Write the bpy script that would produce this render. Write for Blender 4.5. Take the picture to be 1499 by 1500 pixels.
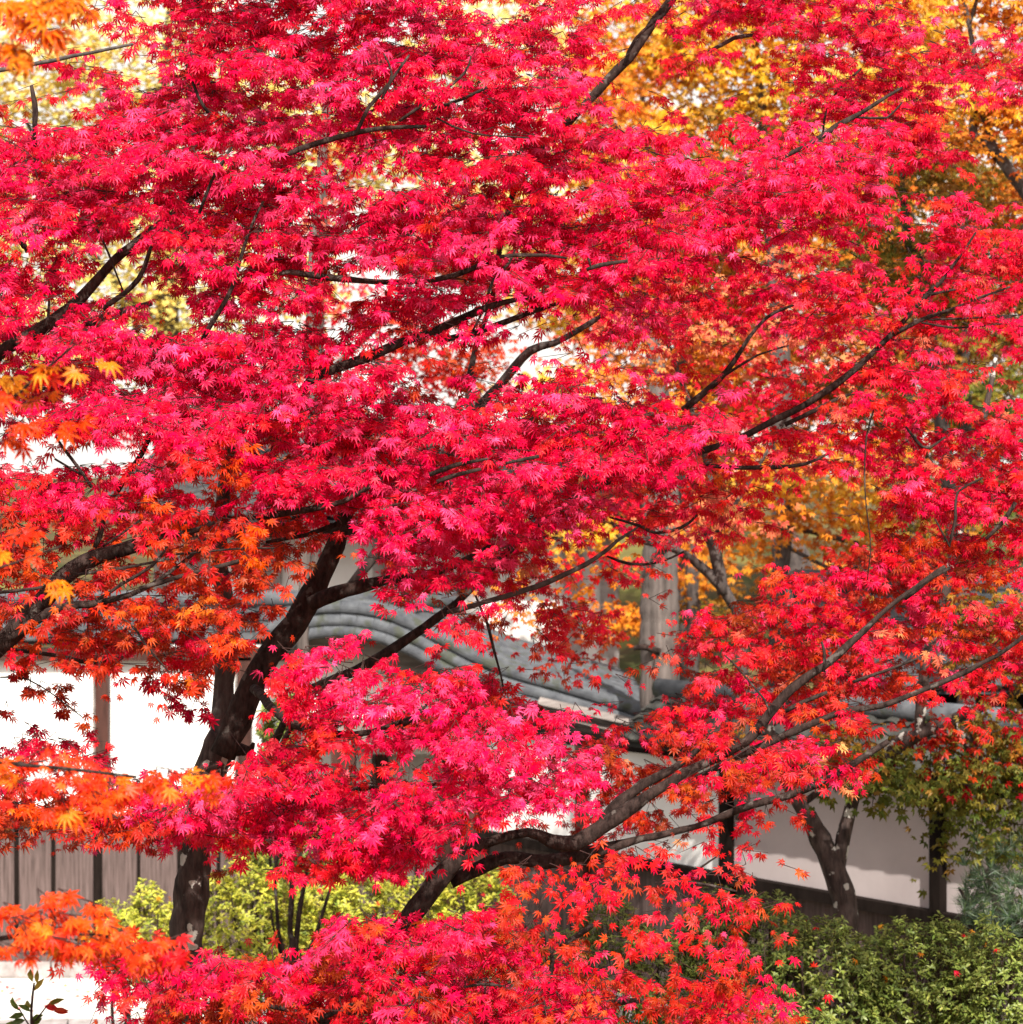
import bpy, bmesh, math, random
import numpy as np
from mathutils import Vector

random.seed(7); rng = np.random.default_rng(11)
for o in list(bpy.data.objects): bpy.data.objects.remove(o)
scene = bpy.context.scene
COL = scene.collection

# ------------------------------------------------------------------ camera
F = 3246.0            # focal length in photo pixels (photo 1499 wide)
CZ = 4.5
cam_d = bpy.data.cameras.new('camera'); cam = bpy.data.objects.new('camera', cam_d); COL.objects.link(cam)
cam.location = (0, 0, CZ); cam.rotation_euler = (math.radians(90), 0, 0)
cam_d.sensor_width = 36; cam_d.sensor_fit = 'HORIZONTAL'; cam_d.lens = 36 * F / 1499
cam_d.clip_end = 2000; cam_d.clip_start = 0.1
cam_d.dof.use_dof = True; cam_d.dof.focus_distance = 9.0; cam_d.dof.aperture_fstop = 4.5
scene.camera = cam

# ------------------------------------------------------------------ light
SUN_AZ, SUN_EL = 12.0, 46.0          # degrees to the right of straight behind the camera, height
w = bpy.data.worlds.new('World'); scene.world = w; w.use_nodes = True
nt = w.node_tree; nt.nodes.clear()
sky = nt.nodes.new('ShaderNodeTexSky'); sky.sky_type = 'NISHITA'; sky.sun_disc = False
sky.sun_elevation = math.radians(SUN_EL); sky.sun_rotation = math.radians(180 - SUN_AZ)
sky.dust_density = 5.0; sky.air_density = 1.2; sky.ozone_density = 1.0
bg = nt.nodes.new('ShaderNodeBackground'); bg.inputs[1].default_value = 0.12
ow = nt.nodes.new('ShaderNodeOutputWorld')
hs = nt.nodes.new('ShaderNodeHueSaturation'); hs.inputs['Saturation'].default_value = .4      # thin bright haze over the sky
nt.links.new(sky.outputs[0], hs.inputs['Color'])
ctc = nt.nodes.new('ShaderNodeTexCoord'); cmp_ = nt.nodes.new('ShaderNodeMapping'); cmp_.inputs['Scale'].default_value = (1, 1, 2.6)
cn = nt.nodes.new('ShaderNodeTexNoise'); cn.inputs['Scale'].default_value = 2.2; cn.inputs['Detail'].default_value = 7
cr_ = nt.nodes.new('ShaderNodeValToRGB'); cr_.color_ramp.elements[0].position = .36; cr_.color_ramp.elements[1].position = .6
cr_.color_ramp.elements[0].color = (.8, .8, .8, 1)
cmx = nt.nodes.new('ShaderNodeMix'); cmx.data_type = 'RGBA'; cmx.inputs[7].default_value = (7.6, 7.3, 6.8, 1)      # white cloud
nt.links.new(ctc.outputs['Generated'], cmp_.inputs[0]); nt.links.new(cmp_.outputs[0], cn.inputs[0]); nt.links.new(cn.outputs[0], cr_.inputs[0])
cs_ = nt.nodes.new('ShaderNodeSeparateXYZ'); nt.links.new(ctc.outputs['Generated'], cs_.inputs[0])
chz = nt.nodes.new('ShaderNodeMapRange'); chz.inputs['From Min'].default_value = .14; chz.inputs['From Max'].default_value = .42; chz.inputs['To Min'].default_value = 1; chz.inputs['To Max'].default_value = .12
nt.links.new(cs_.outputs['Z'], chz.inputs['Value'])
cml = nt.nodes.new('ShaderNodeMath'); cml.operation = 'MULTIPLY'; nt.links.new(cr_.outputs[0], cml.inputs[0]); nt.links.new(chz.outputs[0], cml.inputs[1])
nt.links.new(cml.outputs[0], cmx.inputs[0]); nt.links.new(hs.outputs[0], cmx.inputs[6]); nt.links.new(cmx.outputs[2], bg.inputs[0]); nt.links.new(bg.outputs[0], ow.inputs[0])
sd = bpy.data.lights.new('sun', 'SUN'); sd.energy = 5.0; sd.angle = math.radians(0.6); sd.color = (1, .95, .87)
so = bpy.data.objects.new('sun', sd); COL.objects.link(so)
a, e = math.radians(SUN_AZ), math.radians(SUN_EL)
SUND = Vector((math.sin(a) * math.cos(e), -math.cos(a) * math.cos(e), math.sin(e)))
so.rotation_euler = SUND.to_track_quat('Z', 'Y').to_euler()
scene.view_settings.view_transform = 'Standard'; scene.view_settings.look = 'None'
scene.view_settings.exposure = 0.62; scene.view_settings.gamma = 1

# ------------------------------------------------------------------ helpers
def P(px, py, D):
    return np.array([(px - 749.5) / F * D, D, CZ - (py - 750.0) / F * D])

def tag(o, label=None, cat=None, group=None, kind=None):
    if label: o['label'] = label
    if cat: o['category'] = cat
    if group: o['group'] = group
    if kind: o['kind'] = kind
    return o

def empty(name, loc, label, cat, group=None):
    o = bpy.data.objects.new(name, None); COL.objects.link(o); o.location = tuple(loc)
    o.empty_display_size = .2
    return tag(o, label, cat, group)

class MB:
    """collects polygons, links them as one mesh object"""
    def __init__(s): s.v = []; s.f = []; s.n = 0; s.col = []
    def add(s, verts, faces):
        verts = np.asarray(verts, float); s.v.append(verts)
        s.f += [tuple(i + s.n for i in f) for f in faces]; s.n += len(verts)
    def box(s, c, size, rz=0.0, jitter=0):
        x, y, z = [k / 2 for k in size]
        v = np.array([(i * x, j * y, k * z) for k in (-1, 1) for j in (-1, 1) for i in (-1, 1)])
        if jitter: v += rng.normal(0, jitter, v.shape)
        ca, sa = math.cos(rz), math.sin(rz)
        v = np.stack([v[:, 0] * ca - v[:, 1] * sa, v[:, 0] * sa + v[:, 1] * ca, v[:, 2]], 1) + np.array(c)
        s.add(v, [(0, 2, 3, 1), (4, 5, 7, 6), (0, 1, 5, 4), (2, 6, 7, 3), (0, 4, 6, 2), (1, 3, 7, 5)])
    def tube(s, pts, rad, sides=8, bump=0.0, caps=True):
        pts = np.asarray(pts, float); n = len(pts)
        t = np.gradient(pts, axis=0); t /= np.linalg.norm(t, axis=1)[:, None] + 1e-9
        ref = np.array([0, 1, 0.13]); vs = []
        ang = np.linspace(0, 2 * math.pi, sides, endpoint=False)
        for i in range(n):
            u = np.cross(t[i], ref); u /= np.linalg.norm(u) + 1e-9; v = np.cross(t[i], u)
            r = rad[i] * (1 + (rng.normal(0, bump, sides) if bump else 0))
            vs.append(pts[i] + (np.cos(ang) * r)[:, None] * u + (np.sin(ang) * r)[:, None] * v)
        f = [(i * sides + j, i * sides + (j + 1) % sides, (i + 1) * sides + (j + 1) % sides, (i + 1) * sides + j)
             for i in range(n - 1) for j in range(sides)]
        if caps: f += [tuple(range(sides))[::-1], tuple((n - 1) * sides + j for j in range(sides))]
        s.add(np.concatenate(vs), f)
    def build(s, name, mat, parent=None, smooth=False):
        me = bpy.data.meshes.new(name)
        v = np.concatenate(s.v)
        if parent is not None: v = v - np.array(parent_loc(parent))
        me.from_pydata(v.tolist(), [], s.f); me.update()
        if smooth: me.polygons.foreach_set('use_smooth', [True] * len(me.polygons))
        me.materials.append(mat)
        o = bpy.data.objects.new(name, me); COL.objects.link(o)
        if parent is not None: o.parent = parent
        return o

def parent_loc(p):
    l = Vector((0, 0, 0))
    while p is not None: l = l + p.location; p = p.parent
    return l

def smooth_path(ctrl, step=0.07):
    """Catmull-Rom through rows (x,y,z,r)"""
    c = np.asarray(ctrl, float); c = np.vstack([2 * c[0] - c[1], c, 2 * c[-1] - c[-2]])
    out = []
    for i in range(1, len(c) - 2):
        p0, p1, p2, p3 = c[i - 1:i + 3]
        k = max(2, int(np.linalg.norm((p2 - p1)[:3]) / step))
        for q in range(k):
            t = q / k
            out.append(.5 * ((2 * p1) + (-p0 + p2) * t + (2 * p0 - 5 * p1 + 4 * p2 - p3) * t * t + (-p0 + 3 * p1 - 3 * p2 + p3) * t ** 3))
    out.append(c[-2])
    return np.array(out)

# ------------------------------------------------------------------ materials
def mat(name, rough=.7, spec=.3):
    m = bpy.data.materials.new(name); m.use_nodes = True
    b = m.node_tree.nodes['Principled BSDF']; b.inputs['Roughness'].default_value = rough
    b.inputs['Specular IOR Level'].default_value = spec
    return m, m.node_tree, b

def noise_mat(name, c1, c2, scale=6, rough=.8, bump=.3, stretch=(1, 1, 1), detail=6, spec=.25, c3=None, s3=1.2, t3=.62, bd=.02, w3=.04):
    m, t, b = mat(name, rough, spec)
    tc = t.nodes.new('ShaderNodeTexCoord'); mp = t.nodes.new('ShaderNodeMapping'); mp.inputs['Scale'].default_value = stretch
    t.links.new(tc.outputs['Object'], mp.inputs[0])
    n = t.nodes.new('ShaderNodeTexNoise'); n.inputs['Scale'].default_value = scale; n.inputs['Detail'].default_value = detail
    n.inputs['Roughness'].default_value = .65
    t.links.new(mp.outputs[0], n.inputs[0])
    r = t.nodes.new('ShaderNodeValToRGB'); r.color_ramp.elements[0].position = .33; r.color_ramp.elements[1].position = .68
    r.color_ramp.elements[0].color = (*c1, 1); r.color_ramp.elements[1].color = (*c2, 1)
    t.links.new(n.outputs[0], r.inputs[0]); col = r.outputs[0]
    if c3:
        n3 = t.nodes.new('ShaderNodeTexNoise'); n3.inputs['Scale'].default_value = s3; n3.inputs['Detail'].default_value = 5
        t.links.new(tc.outputs['Object'], n3.inputs[0])
        r3 = t.nodes.new('ShaderNodeValToRGB'); r3.color_ramp.elements[0].position = t3; r3.color_ramp.elements[1].position = t3 + w3
        t.links.new(n3.outputs[0], r3.inputs[0])
        mx = t.nodes.new('ShaderNodeMix'); mx.data_type = 'RGBA'; t.links.new(r3.outputs[0], mx.inputs[0])
        t.links.new(col, mx.inputs[6]); mx.inputs[7].default_value = (*c3, 1); col = mx.outputs[2]
    t.links.new(col, b.inputs['Base Color'])
    bp = t.nodes.new('ShaderNodeBump'); bp.inputs['Strength'].default_value = bump; bp.inputs['Distance'].default_value = bd
    t.links.new(n.outputs[0], bp.inputs['Height']); t.links.new(bp.outputs[0], b.inputs['Normal'])
    return m

BARK = noise_mat('bark', (.01, .006, .005), (.065, .042, .036), 34, .9, 1, (1, 1, .35), 8, .12, bd=.016, c3=(.1, .085, .075), s3=16, t3=.62, w3=.05)
BARKG = noise_mat('grey_bark', (.03, .023, .021), (.12, .095, .085), 26, .85, .8, (1, 1, .3), 8, .3, bd=.012)
BARKL = noise_mat('lichen_bark', (.02, .013, .012), (.11, .075, .065), 30, .9, 1.0, (1, 1, .22), 8, .25, c3=(.5, .47, .42), s3=11, t3=.6, bd=.014, w3=.02)
CEDAR = noise_mat('cedar_bark', (.05, .04, .036), (.19, .155, .14), 14, .9, .8, (1, 1, .06), 7, .2, bd=.02)
TWIG = noise_mat('twig_bark', (.018, .008, .007), (.06, .025, .02), 20, .7, .1)
PLASTER = noise_mat('white_plaster', (.74, .72, .7), (.84, .83, .81), 1.3, .9, .06, c3=(.6, .57, .55), s3=.9, t3=.66, w3=.2)
PLASTERD = noise_mat('shaded_plaster', (.42, .355, .35), (.52, .45, .44), 1.1, .9, .06, c3=(.4, .34, .33), s3=.8, t3=.6, w3=.25)  # darker copy of the white plaster, with the shade put into its colour
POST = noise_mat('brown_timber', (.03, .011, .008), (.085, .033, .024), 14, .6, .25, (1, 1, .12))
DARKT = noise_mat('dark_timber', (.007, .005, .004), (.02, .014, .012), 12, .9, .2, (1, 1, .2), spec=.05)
PLANK = noise_mat('weathered_plank', (.05, .034, .03), (.16, .112, .104), 16, .85, .35, (3, 1, .13), 8)
STONE = noise_mat('foundation_stone', (.22, .19, .18), (.42, .38, .37), 9, .9, .5)
TILE = noise_mat('roof_tile', (.03, .032, .036), (.085, .088, .093), 5, .5, .2, spec=.5, c3=(.07, .07, .065), s3=2.2, t3=.58, w3=.15)
TILEW = noise_mat('ridge_tile', (.05, .053, .06), (.12, .126, .135), 7, .8, .5, spec=.15, c3=(.06, .065, .05), s3=6, t3=.55, w3=.1)
DARKTILE = noise_mat('dark_tile', (.02, .02, .018), (.06, .058, .05), 6, .7, .3, spec=.3)  # darker tone than the other roof tiles
SHINGLE = noise_mat('old_eave_wood', (.1, .08, .07), (.3, .26, .24), 12, .85, .4, (.12, 1, 1), 8)
GRAVEL = noise_mat('pale_gravel', (.55, .51, .45), (.8, .77, .7), 60, .95, .5)

def ground_mat():
    m, t, b = mat('ground', .95, .1)
    tc = t.nodes.new('ShaderNodeTexCoord')
    n = t.nodes.new('ShaderNodeTexNoise'); n.inputs['Scale'].default_value = .6; n.inputs['Detail'].default_value = 8
    t.links.new(tc.outputs['Object'], n.inputs[0])
    r = t.nodes.new('ShaderNodeValToRGB'); e = r.color_ramp.elements
    e[0].position = .35; e[0].color = (.045, .05, .015, 1); e[1].position = .65; e[1].color = (.16, .15, .04, 1)
    x = e.new(.5); x.color = (.09, .06, .03, 1)
    t.links.new(n.outputs[0], r.inputs[0]); t.links.new(r.outputs[0], b.inputs['Base Color'])
    return m
GROUND = ground_mat()

def leaf_mat(name, trans=.36, rough=.34, spec=.13):
    m, t, b = mat(name, rough, spec)
    at = t.nodes.new('ShaderNodeAttribute'); at.attribute_name = 'leaf_col'
    tc = t.nodes.new('ShaderNodeTexCoord'); nz = t.nodes.new('ShaderNodeTexNoise'); nz.inputs['Scale'].default_value = 55; nz.inputs['Detail'].default_value = 3
    t.links.new(tc.outputs['Object'], nz.inputs[0])
    mr = t.nodes.new('ShaderNodeMapRange'); mr.inputs['From Min'].default_value = .3; mr.inputs['From Max'].default_value = .7; mr.inputs['To Min'].default_value = .8; mr.inputs['To Max'].default_value = 1.12
    t.links.new(nz.outputs[0], mr.inputs['Value'])
    hv = t.nodes.new('ShaderNodeHueSaturation'); t.links.new(mr.outputs[0], hv.inputs['Value']); t.links.new(at.outputs[0], hv.inputs['Color'])
    t.links.new(hv.outputs[0], b.inputs['Base Color'])
    tr = t.nodes.new('ShaderNodeBsdfTranslucent'); t.links.new(hv.outputs[0], tr.inputs[0])
    mx = t.nodes.new('ShaderNodeMixShader'); mx.inputs[0].default_value = trans
    t.links.new(b.outputs[0], mx.inputs[1]); t.links.new(tr.outputs[0], mx.inputs[2])
    t.links.new(mx.outputs[0], t.nodes['Material Output'].inputs[0])
    return m
LEAF = leaf_mat('maple_leaf'); LEAFG = leaf_mat('shrub_leaf', .3, .4, .45)

# ------------------------------------------------------------------ leaves
def maple_template(lobes=7):
    ang = [0, 37, -37, 76, -76, 122, -122][:lobes]; ln = [1, .93, .93, .76, .76, .42, .42][:lobes]
    v = [(0, 0, .0)]; f = []
    for a, L in zip(ang, ln):
        a = math.radians(a); d = np.array([math.sin(a), math.cos(a)]); p = np.array([d[1], -d[0]])
        i = len(v); w = .122 * (.75 + .25 * L)
        s1 = d * L * .45 + p * w; s2 = d * L * .45 - p * w; tp = d * L
        v += [(*s1, .05), (*tp, -.22 * L * L), (*s2, .05), (*(d * L * .5), -.035)]
        f += [(0, i, i + 3), (i, i + 1, i + 3), (i + 3, i + 1, i + 2), (0, i + 3, i + 2)]
    return np.array(v), np.array(f)
T7 = maple_template(7)
T5 = maple_template(5)
def tri_template():
    v = []; f = []
    for a, L in ((0, 1), (48, .9), (-48, .9), (100, .6), (-100, .6)):
        a = math.radians(a); d = np.array([math.sin(a), math.cos(a)]); p = np.array([d[1], -d[0]]); i = len(v)
        v += [(0, 0, 0), (*(d * L * .5 + p * .2), .05), (*(d * L), -.15), (*(d * L * .5 - p * .2), .05)]
        f += [(i, i + 1, i + 2), (i, i + 2, i + 3)]
    return np.array(v), np.array(f)
T3 = tri_template()
TOV = (np.array([(0, 0, 0), (.17, .3, .05), (.2, .6, .04), (0, 1, -.12), (-.2, .6, .04), (-.17, .3, .05), (0, .5, -.02)]),
       np.array([(0, 1, 6), (1, 2, 6), (2, 3, 6), (6, 3, 4), (6, 4, 5), (6, 5, 0)]))
TFAN = (np.array([(0, 0, 0), (.5, .75, .05), (.2, .95, 0), (0, .85, 0), (-.2, .95, 0), (-.5, .75, .05)]),
        np.array([(0, 1, 2), (0, 2, 3), (0, 3, 4), (0, 4, 5)]))

VOID = [  # openings in the near foliage: x0,y0,x1,y1,chance
 (-60,985,140,1098,.985),(-60,1425,150,1520,.85),(168,1015,300,1104,.97),(150,985,215,1030,.9),(-60,1245,235,1300,.95),(60,1300,235,1330,.95),(246,1245,304,1395,.97),
 (180,1265,250,1400,.9),(300,1285,470,1412,.93),(465,1290,590,1352,.95),(590,1268,735,1345,.93),(580,1300,640,1362,.9),
 (470,800,560,900,.85),(455,892,620,925,.75),(560,900,630,985,.6),(590,930,680,985,.4),(770,990,940,1040,.4),(825,1035,945,1090,.7),(560,868,680,905,.6),(700,930,900,985,.3),
 (1095,1175,1200,1290,.45),(1185,1165,1420,1345,.97),(690,1188,860,1225,.45),(690,1225,860,1262,.6),(930,1225,1068,1285,.35),
 (470,430,512,492,.8),(690,520,732,605,.35),(765,492,812,562,.7),(600,552,640,602,.3),(820,452,880,498,.5),(905,458,932,482,.7),
 (115,70,175,112,.7),(8,120,62,185,.7),(555,222,602,250,.7),(130,405,180,440,.9),(210,450,270,490,.7),(0,642,110,690,.6),
 (1030,380,1072,420,.8),(1372,125,1425,225,.9),(1290,295,1372,430,.85),(1105,62,1175,140,.75),(1050,40,1105,100,.6),(995,60,1030,130,.5),
 (830,770,885,830,.7),(820,858,862,915,.7),(1168,700,1290,835,.85),(1045,795,1135,860,.85),(1375,868,1432,900,.85),(935,790,1000,1030,.5),(1330,1045,1420,1130,.8),
 (180,795,260,835,.6),(280,800,300,880,.5),(380,860,400,920,.4),(480,1100,650,1148,.35),(365,1040,415,1095,.6),(1400,380,1480,590,.25),(190,60,230,120,.2),
 (1120,455,1300,560,.3),(1000,480,1150,560,.3),(880,495,1000,600,.35),(1280,340,1330,410,.5),(480,1095,650,1150,.35),(1100,1330,1220,1420,.8),(735,1265,1150,1425,.5),(1000,1230,1200,1330,.3),(860,1330,1180,1500,.28),(1390,-20,1520,45,.8),(1435,170,1520,300,.7),(1190,1290,1330,1360,.6),(1150,1300,1500,1500,.9),(310,0,342,22,.7),(690,0,760,45,.4),(1030,840,1060,910,.5),(445,170,485,260,.5),(440,300,470,345,.4)]
NEARV = []
BR = []   # boughs that show bare in front: rows px,py,radius,depth
def void_keep(p):
    p = np.asarray(p); D = p[:, 1]; px = p[:, 0] / D * F + 749.5 + rng.normal(0, 5, len(p)); py = 750 - (p[:, 2] - CZ) / D * F + rng.normal(0, 5, len(p)) + 6
    keep = np.ones(len(p), bool)
    for x0, y0, x1, y1, ch in VOID:
        cx, cy, rx, ry = (x0 + x1) / 2, (y0 + y1) / 2, (x1 - x0) / 2, (y1 - y0) / 2
        m_ = (np.abs((px - cx) / rx) ** 4 + np.abs((py - cy) / ry) ** 4 < 1)
        keep &= ~(m_ & (rng.random(len(p)) < ch))
    for q in BR:
        m_ = ((px - q[0]) ** 2 + (py - q[1]) ** 2 < (q[2] + 9) ** 2) & (D < q[3] + .15)
        keep &= ~(m_ & (rng.random(len(p)) < .8))
    return keep

class Leaves:
    def __init__(s): s.p = []; s.n = []; s.t = []; s.s = []; s.c = []
    def add(s, p, n, t, size, c):
        s.p.append(p); s.n.append(n); s.t.append(t); s.s.append(size); s.c.append(c)
    def build(s, name, tmpl, parent, material=LEAF, near=False):
        tv, tf = tmpl
        if near:
            kp = np.nonzero(void_keep(np.array(s.p)))[0]
            s.p = [s.p[i] for i in kp]; s.n = [s.n[i] for i in kp]; s.t = [s.t[i] for i in kp]; s.s = [s.s[i] for i in kp]; s.c = [s.c[i] for i in kp]
        p = np.array(s.p); n = np.array(s.n); t = np.array(s.t); sz = np.array(s.s); c = np.array(s.c)
        n /= np.linalg.norm(n, axis=1)[:, None] + 1e-9
        t = t - (t * n).sum(1)[:, None] * n; t /= np.linalg.norm(t, axis=1)[:, None] + 1e-9
        b = np.cross(t, n)
        N = len(p); curl = rng.uniform(.2, 3.2, N); asp = rng.uniform(.82, 1.1, N)
        V = (p[:, None, :] + sz[:, None, None] * (tv[None, :, 0:1] * (b * asp[:, None])[:, None, :] + tv[None, :, 1:2] * t[:, None, :]
             + tv[None, :, 2:3] * (n * curl[:, None])[:, None, :]))
        V = V.reshape(-1, 3) - np.array(parent_loc(parent))
        k = len(tv); FF = (tf[None] + (np.arange(N) * k)[:, None, None]).reshape(-1, 3)
        me = bpy.data.meshes.new(name)
        me.vertices.add(len(V)); me.vertices.foreach_set('co', V.astype(np.float32).ravel())
        nf = len(FF); me.loops.add(nf * 3); me.loops.foreach_set('vertex_index', FF.astype(np.int32).ravel())
        me.polygons.add(nf); me.polygons.foreach_set('loop_start', (np.arange(nf) * 3).astype(np.int32))
        me.polygons.foreach_set('loop_total', np.full(nf, 3, np.int32))
        me.update(calc_edges=True)
        at = me.color_attributes.new('leaf_col', 'FLOAT_COLOR', 'POINT')
        cc = np.ones((N, 4), np.float32); cc[:, :3] = np.clip(c, 0.001, .95)
        at.data.foreach_set('color', np.repeat(cc, k, axis=0).ravel())
        me.materials.append(material)
        o = bpy.data.objects.new(name, me); COL.objects.link(o); o.parent = parent
        return o

class Twigs:
    def __init__(s): s.a = []; s.b = []; s.r = []
    def add(s, a, b, r): s.a.append(a); s.b.append(b); s.r.append(r)
    def build(s, name, parent, material=TWIG, near=False):
        a = np.array(s.a); b = np.array(s.b); r = np.array(s.r)
        if near: kp = void_keep(b); a, b, r = a[kp], b[kp], r[kp]
        N = len(a)
        d = b - a; d /= np.linalg.norm(d, axis=1)[:, None] + 1e-9
        u = np.cross(d, [0.1, 1, .2]); u /= np.linalg.norm(u, axis=1)[:, None] + 1e-9; w_ = np.cross(d, u)
        rings = []
        for q, (base, rr) in enumerate(((a, r), (b, r * .6))):
            for k in range(3):
                an = k * 2.094
                rings.append(base + rr[:, None] * (math.cos(an) * u + math.sin(an) * w_))
        V = np.stack(rings, 1).reshape(-1, 3) - np.array(parent_loc(parent))
        f = []
        base = np.arange(N) * 6
        F_ = np.concatenate([np.stack([base + j, base + (j + 1) % 3, base + 3 + (j + 1) % 3, base + 3 + j], 1) for j in range(3)])
        me = bpy.data.meshes.new(name); me.vertices.add(len(V)); me.vertices.foreach_set('co', V.astype(np.float32).ravel())
        nf = len(F_); me.loops.add(nf * 4); me.loops.foreach_set('vertex_index', F_.astype(np.int32).ravel())
        me.polygons.add(nf); me.polygons.foreach_set('loop_start', (np.arange(nf) * 4).astype(np.int32))
        me.polygons.foreach_set('loop_total', np.full(nf, 4, np.int32)); me.update(calc_edges=True)
        me.materials.append(material)
        o = bpy.data.objects.new(name, me); COL.objects.link(o); o.parent = parent; o['kind'] = 'stuff'
        return o

PAL = {
 'C': [((.76, .001, .062), 6), ((.8, .0015, .026), 2.5), ((.88, .07, .22), 1.3), ((.6, .001, .03), 1.6)],  # crimson; the pink entry puts a leaf highlight into the colour
 'M': [((.86, .006, .09), 5), ((.9, .11, .3), 2.4), ((.9, .04, .18), 2), ((.8, .002, .06), 4)],  # brighter magenta; pink entries paint gloss highlights as leaf colour
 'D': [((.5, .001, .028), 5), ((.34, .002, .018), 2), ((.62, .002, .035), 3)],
 'R': [((.76, .006, .024), 5), ((.74, .02, .012), 3), ((.74, .003, .045), 3.5), ((.76, .07, .015), 1), ((.84, .07, .12), .8)],
 'O': [((.5, .018, .008), 5), ((.5, .045, .01), 4), ((.42, .006, .012), 3), ((.22, .07, .015), 1), ((.7, .12, .012), .6)],  # orange-red leaves, colour dulled and darkened to suggest shaded crown undersides
 'N': [((.8, .06, .006), 5), ((.78, .022, .008), 4), ((.82, .12, .01), 3), ((.84, .28, .02), .5)],
 'Z': [((.86, .24, .01), 5), ((.84, .14, .01), 4), ((.86, .4, .03), 1.5)],
 'Y': [((.85, .5, .035), 5), ((.85, .36, .02), 3), ((.8, .58, .12), 2)],
 'A': [((.75, .24, .02), 5), ((.8, .33, .03), 4), ((.6, .1, .02), 2)],
 'L': [((.3, .2, .03), 4), ((.2, .15, .02), 4), ((.5, .2, .025), 3), ((.35, .09, .02), 1)],
 'V': [((.17, .19, .03), 5), ((.1, .13, .022), 4), ((.28, .22, .03), 2), ((.3, .09, .02), .6)],
 'P': [((.78, .66, .22), 5), ((.66, .6, .2), 3), ((.8, .52, .1), 3)],
 'K': [((.75, .2, .1), 4), ((.7, .1, .06), 4), ((.75, .4, .12), 2), ((.6, .03, .04), 3)],
 'g': [((.2, .26, .045), 5), ((.3, .34, .07), 4), ((.11, .16, .03), 3), ((.42, .4, .09), .8)],
 'y': [((.7, .66, .07), 5), ((.52, .54, .07), 4), ((.22, .3, .035), 3), ((.8, .7, .1), 2)],
 'e': [((.02, .05, .012), 5), ((.045, .085, .02), 4), ((.11, .15, .05), 1)],
}
_pc = {}
def pick(k):
    if k not in _pc:
        cs, ws = zip(*PAL[k]); ws = np.array(ws); _pc[k] = (np.array(cs), ws / ws.sum())
    cs, ws = _pc[k]
    c = cs[rng.choice(len(cs), p=ws)]
    return c * rng.uniform(.8, 1.2) + rng.normal(0, .004, 3)

def spray(L, T, c, out, key, n=14, size=.046, spread=.16, droop=.5):
    """a twig fan at c pointing along out (unit, mostly sideways); leaves in pairs along its twigs"""
    base_col = pick(key)
    up = np.array([rng.normal(0, .18), -.45, .9]); up /= np.linalg.norm(up)
    out = out - out.dot(up) * up; out /= np.linalg.norm(out) + 1e-9
    side = np.cross(up, out)
    k = 0
    for q in range(max(2, n // 4)):
        an = rng.uniform(-1.15, 1.15); ln = spread * rng.uniform(.55, 1.25)
        d = math.cos(an) * out + math.sin(an) * side + rng.normal(0, .12, 3) * 1.0
        d[2] -= droop * .35; d /= np.linalg.norm(d)
        e_ = c + d * ln; T.add(c, e_, .0019)
        for fr in (.45, .75, 1.0):
            for sg in ((-1, 1) if fr < .9 else (-1, 0, 1)):
                if rng.random() < .25 or k >= n * 1.4: continue
                b = c + d * ln * fr
                td = d * .55 + sg * np.cross(up, d) * .75 + np.array([rng.normal(0, .3), -.25 + rng.normal(0, .3), -droop - rng.uniform(.1, .9)])
                td /= np.linalg.norm(td)
                nn = up * .8 + np.array([rng.normal(0, .48), -.5 + rng.normal(0, .42), rng.normal(0, .35)])
                p = b + td * rng.uniform(.01, .03)
                col = base_col * .5 + pick(key) * .5
                L.add(p, nn, td, size * rng.uniform(.6, 1.3), col); k += 1

# ------------------------------------------------------------------ branches
def branch(parent, pts, D, name='limb', m=BARK, sides=9, bump=.05, vis=None):
    if vis is None and parent in NEARV: vis = (0, len(pts) - 1)
    """pts: rows (px, py, radius in px[, depth offset])"""
    rows = []
    for q in pts:
        d = D + (q[3] if len(q) > 3 else 0)
        rr_ = q[2] if q[2] > 9 or parent not in NEARV else q[2] * .82
        rows.append([*P(q[0], q[1], d), max(.8, rr_) / F * d])
    pth = smooth_path(rows, .06)
    n = len(pth)
    if vis:       # (first, last) control rows between which the bough shows bare
        lo, hi = P(pts[vis[0]][0], pts[vis[0]][1], D), P(pts[vis[1]][0], pts[vis[1]][1], D)
        i0 = int(np.argmin(((pth[:, :3] - lo) ** 2).sum(1))); i1 = int(np.argmin(((pth[:, :3] - hi) ** 2).sum(1)))
        i0, i1 = min(i0, i1), max(i0, i1); cut = int((i1 - i0) * .13)
        for q in pth[i0 + cut:i1 + 1 - cut]:
            BR.append((q[0] / q[1] * F + 749.5, 750 - (q[2] - CZ) / q[1] * F, q[3] / q[1] * F, q[1]))
    wob = np.cumsum(rng.normal(0, .0016, (n, 3)), 0); wob -= np.linspace(0, 1, n)[:, None] * wob[-1]
    mb = MB(); mb.tube(pth[:, :3] + wob, np.abs(pth[:, 3]) * (1 + rng.normal(0, .035, n)), sides, bump)
    return mb.build(name, m, parent, smooth=True)

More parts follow.
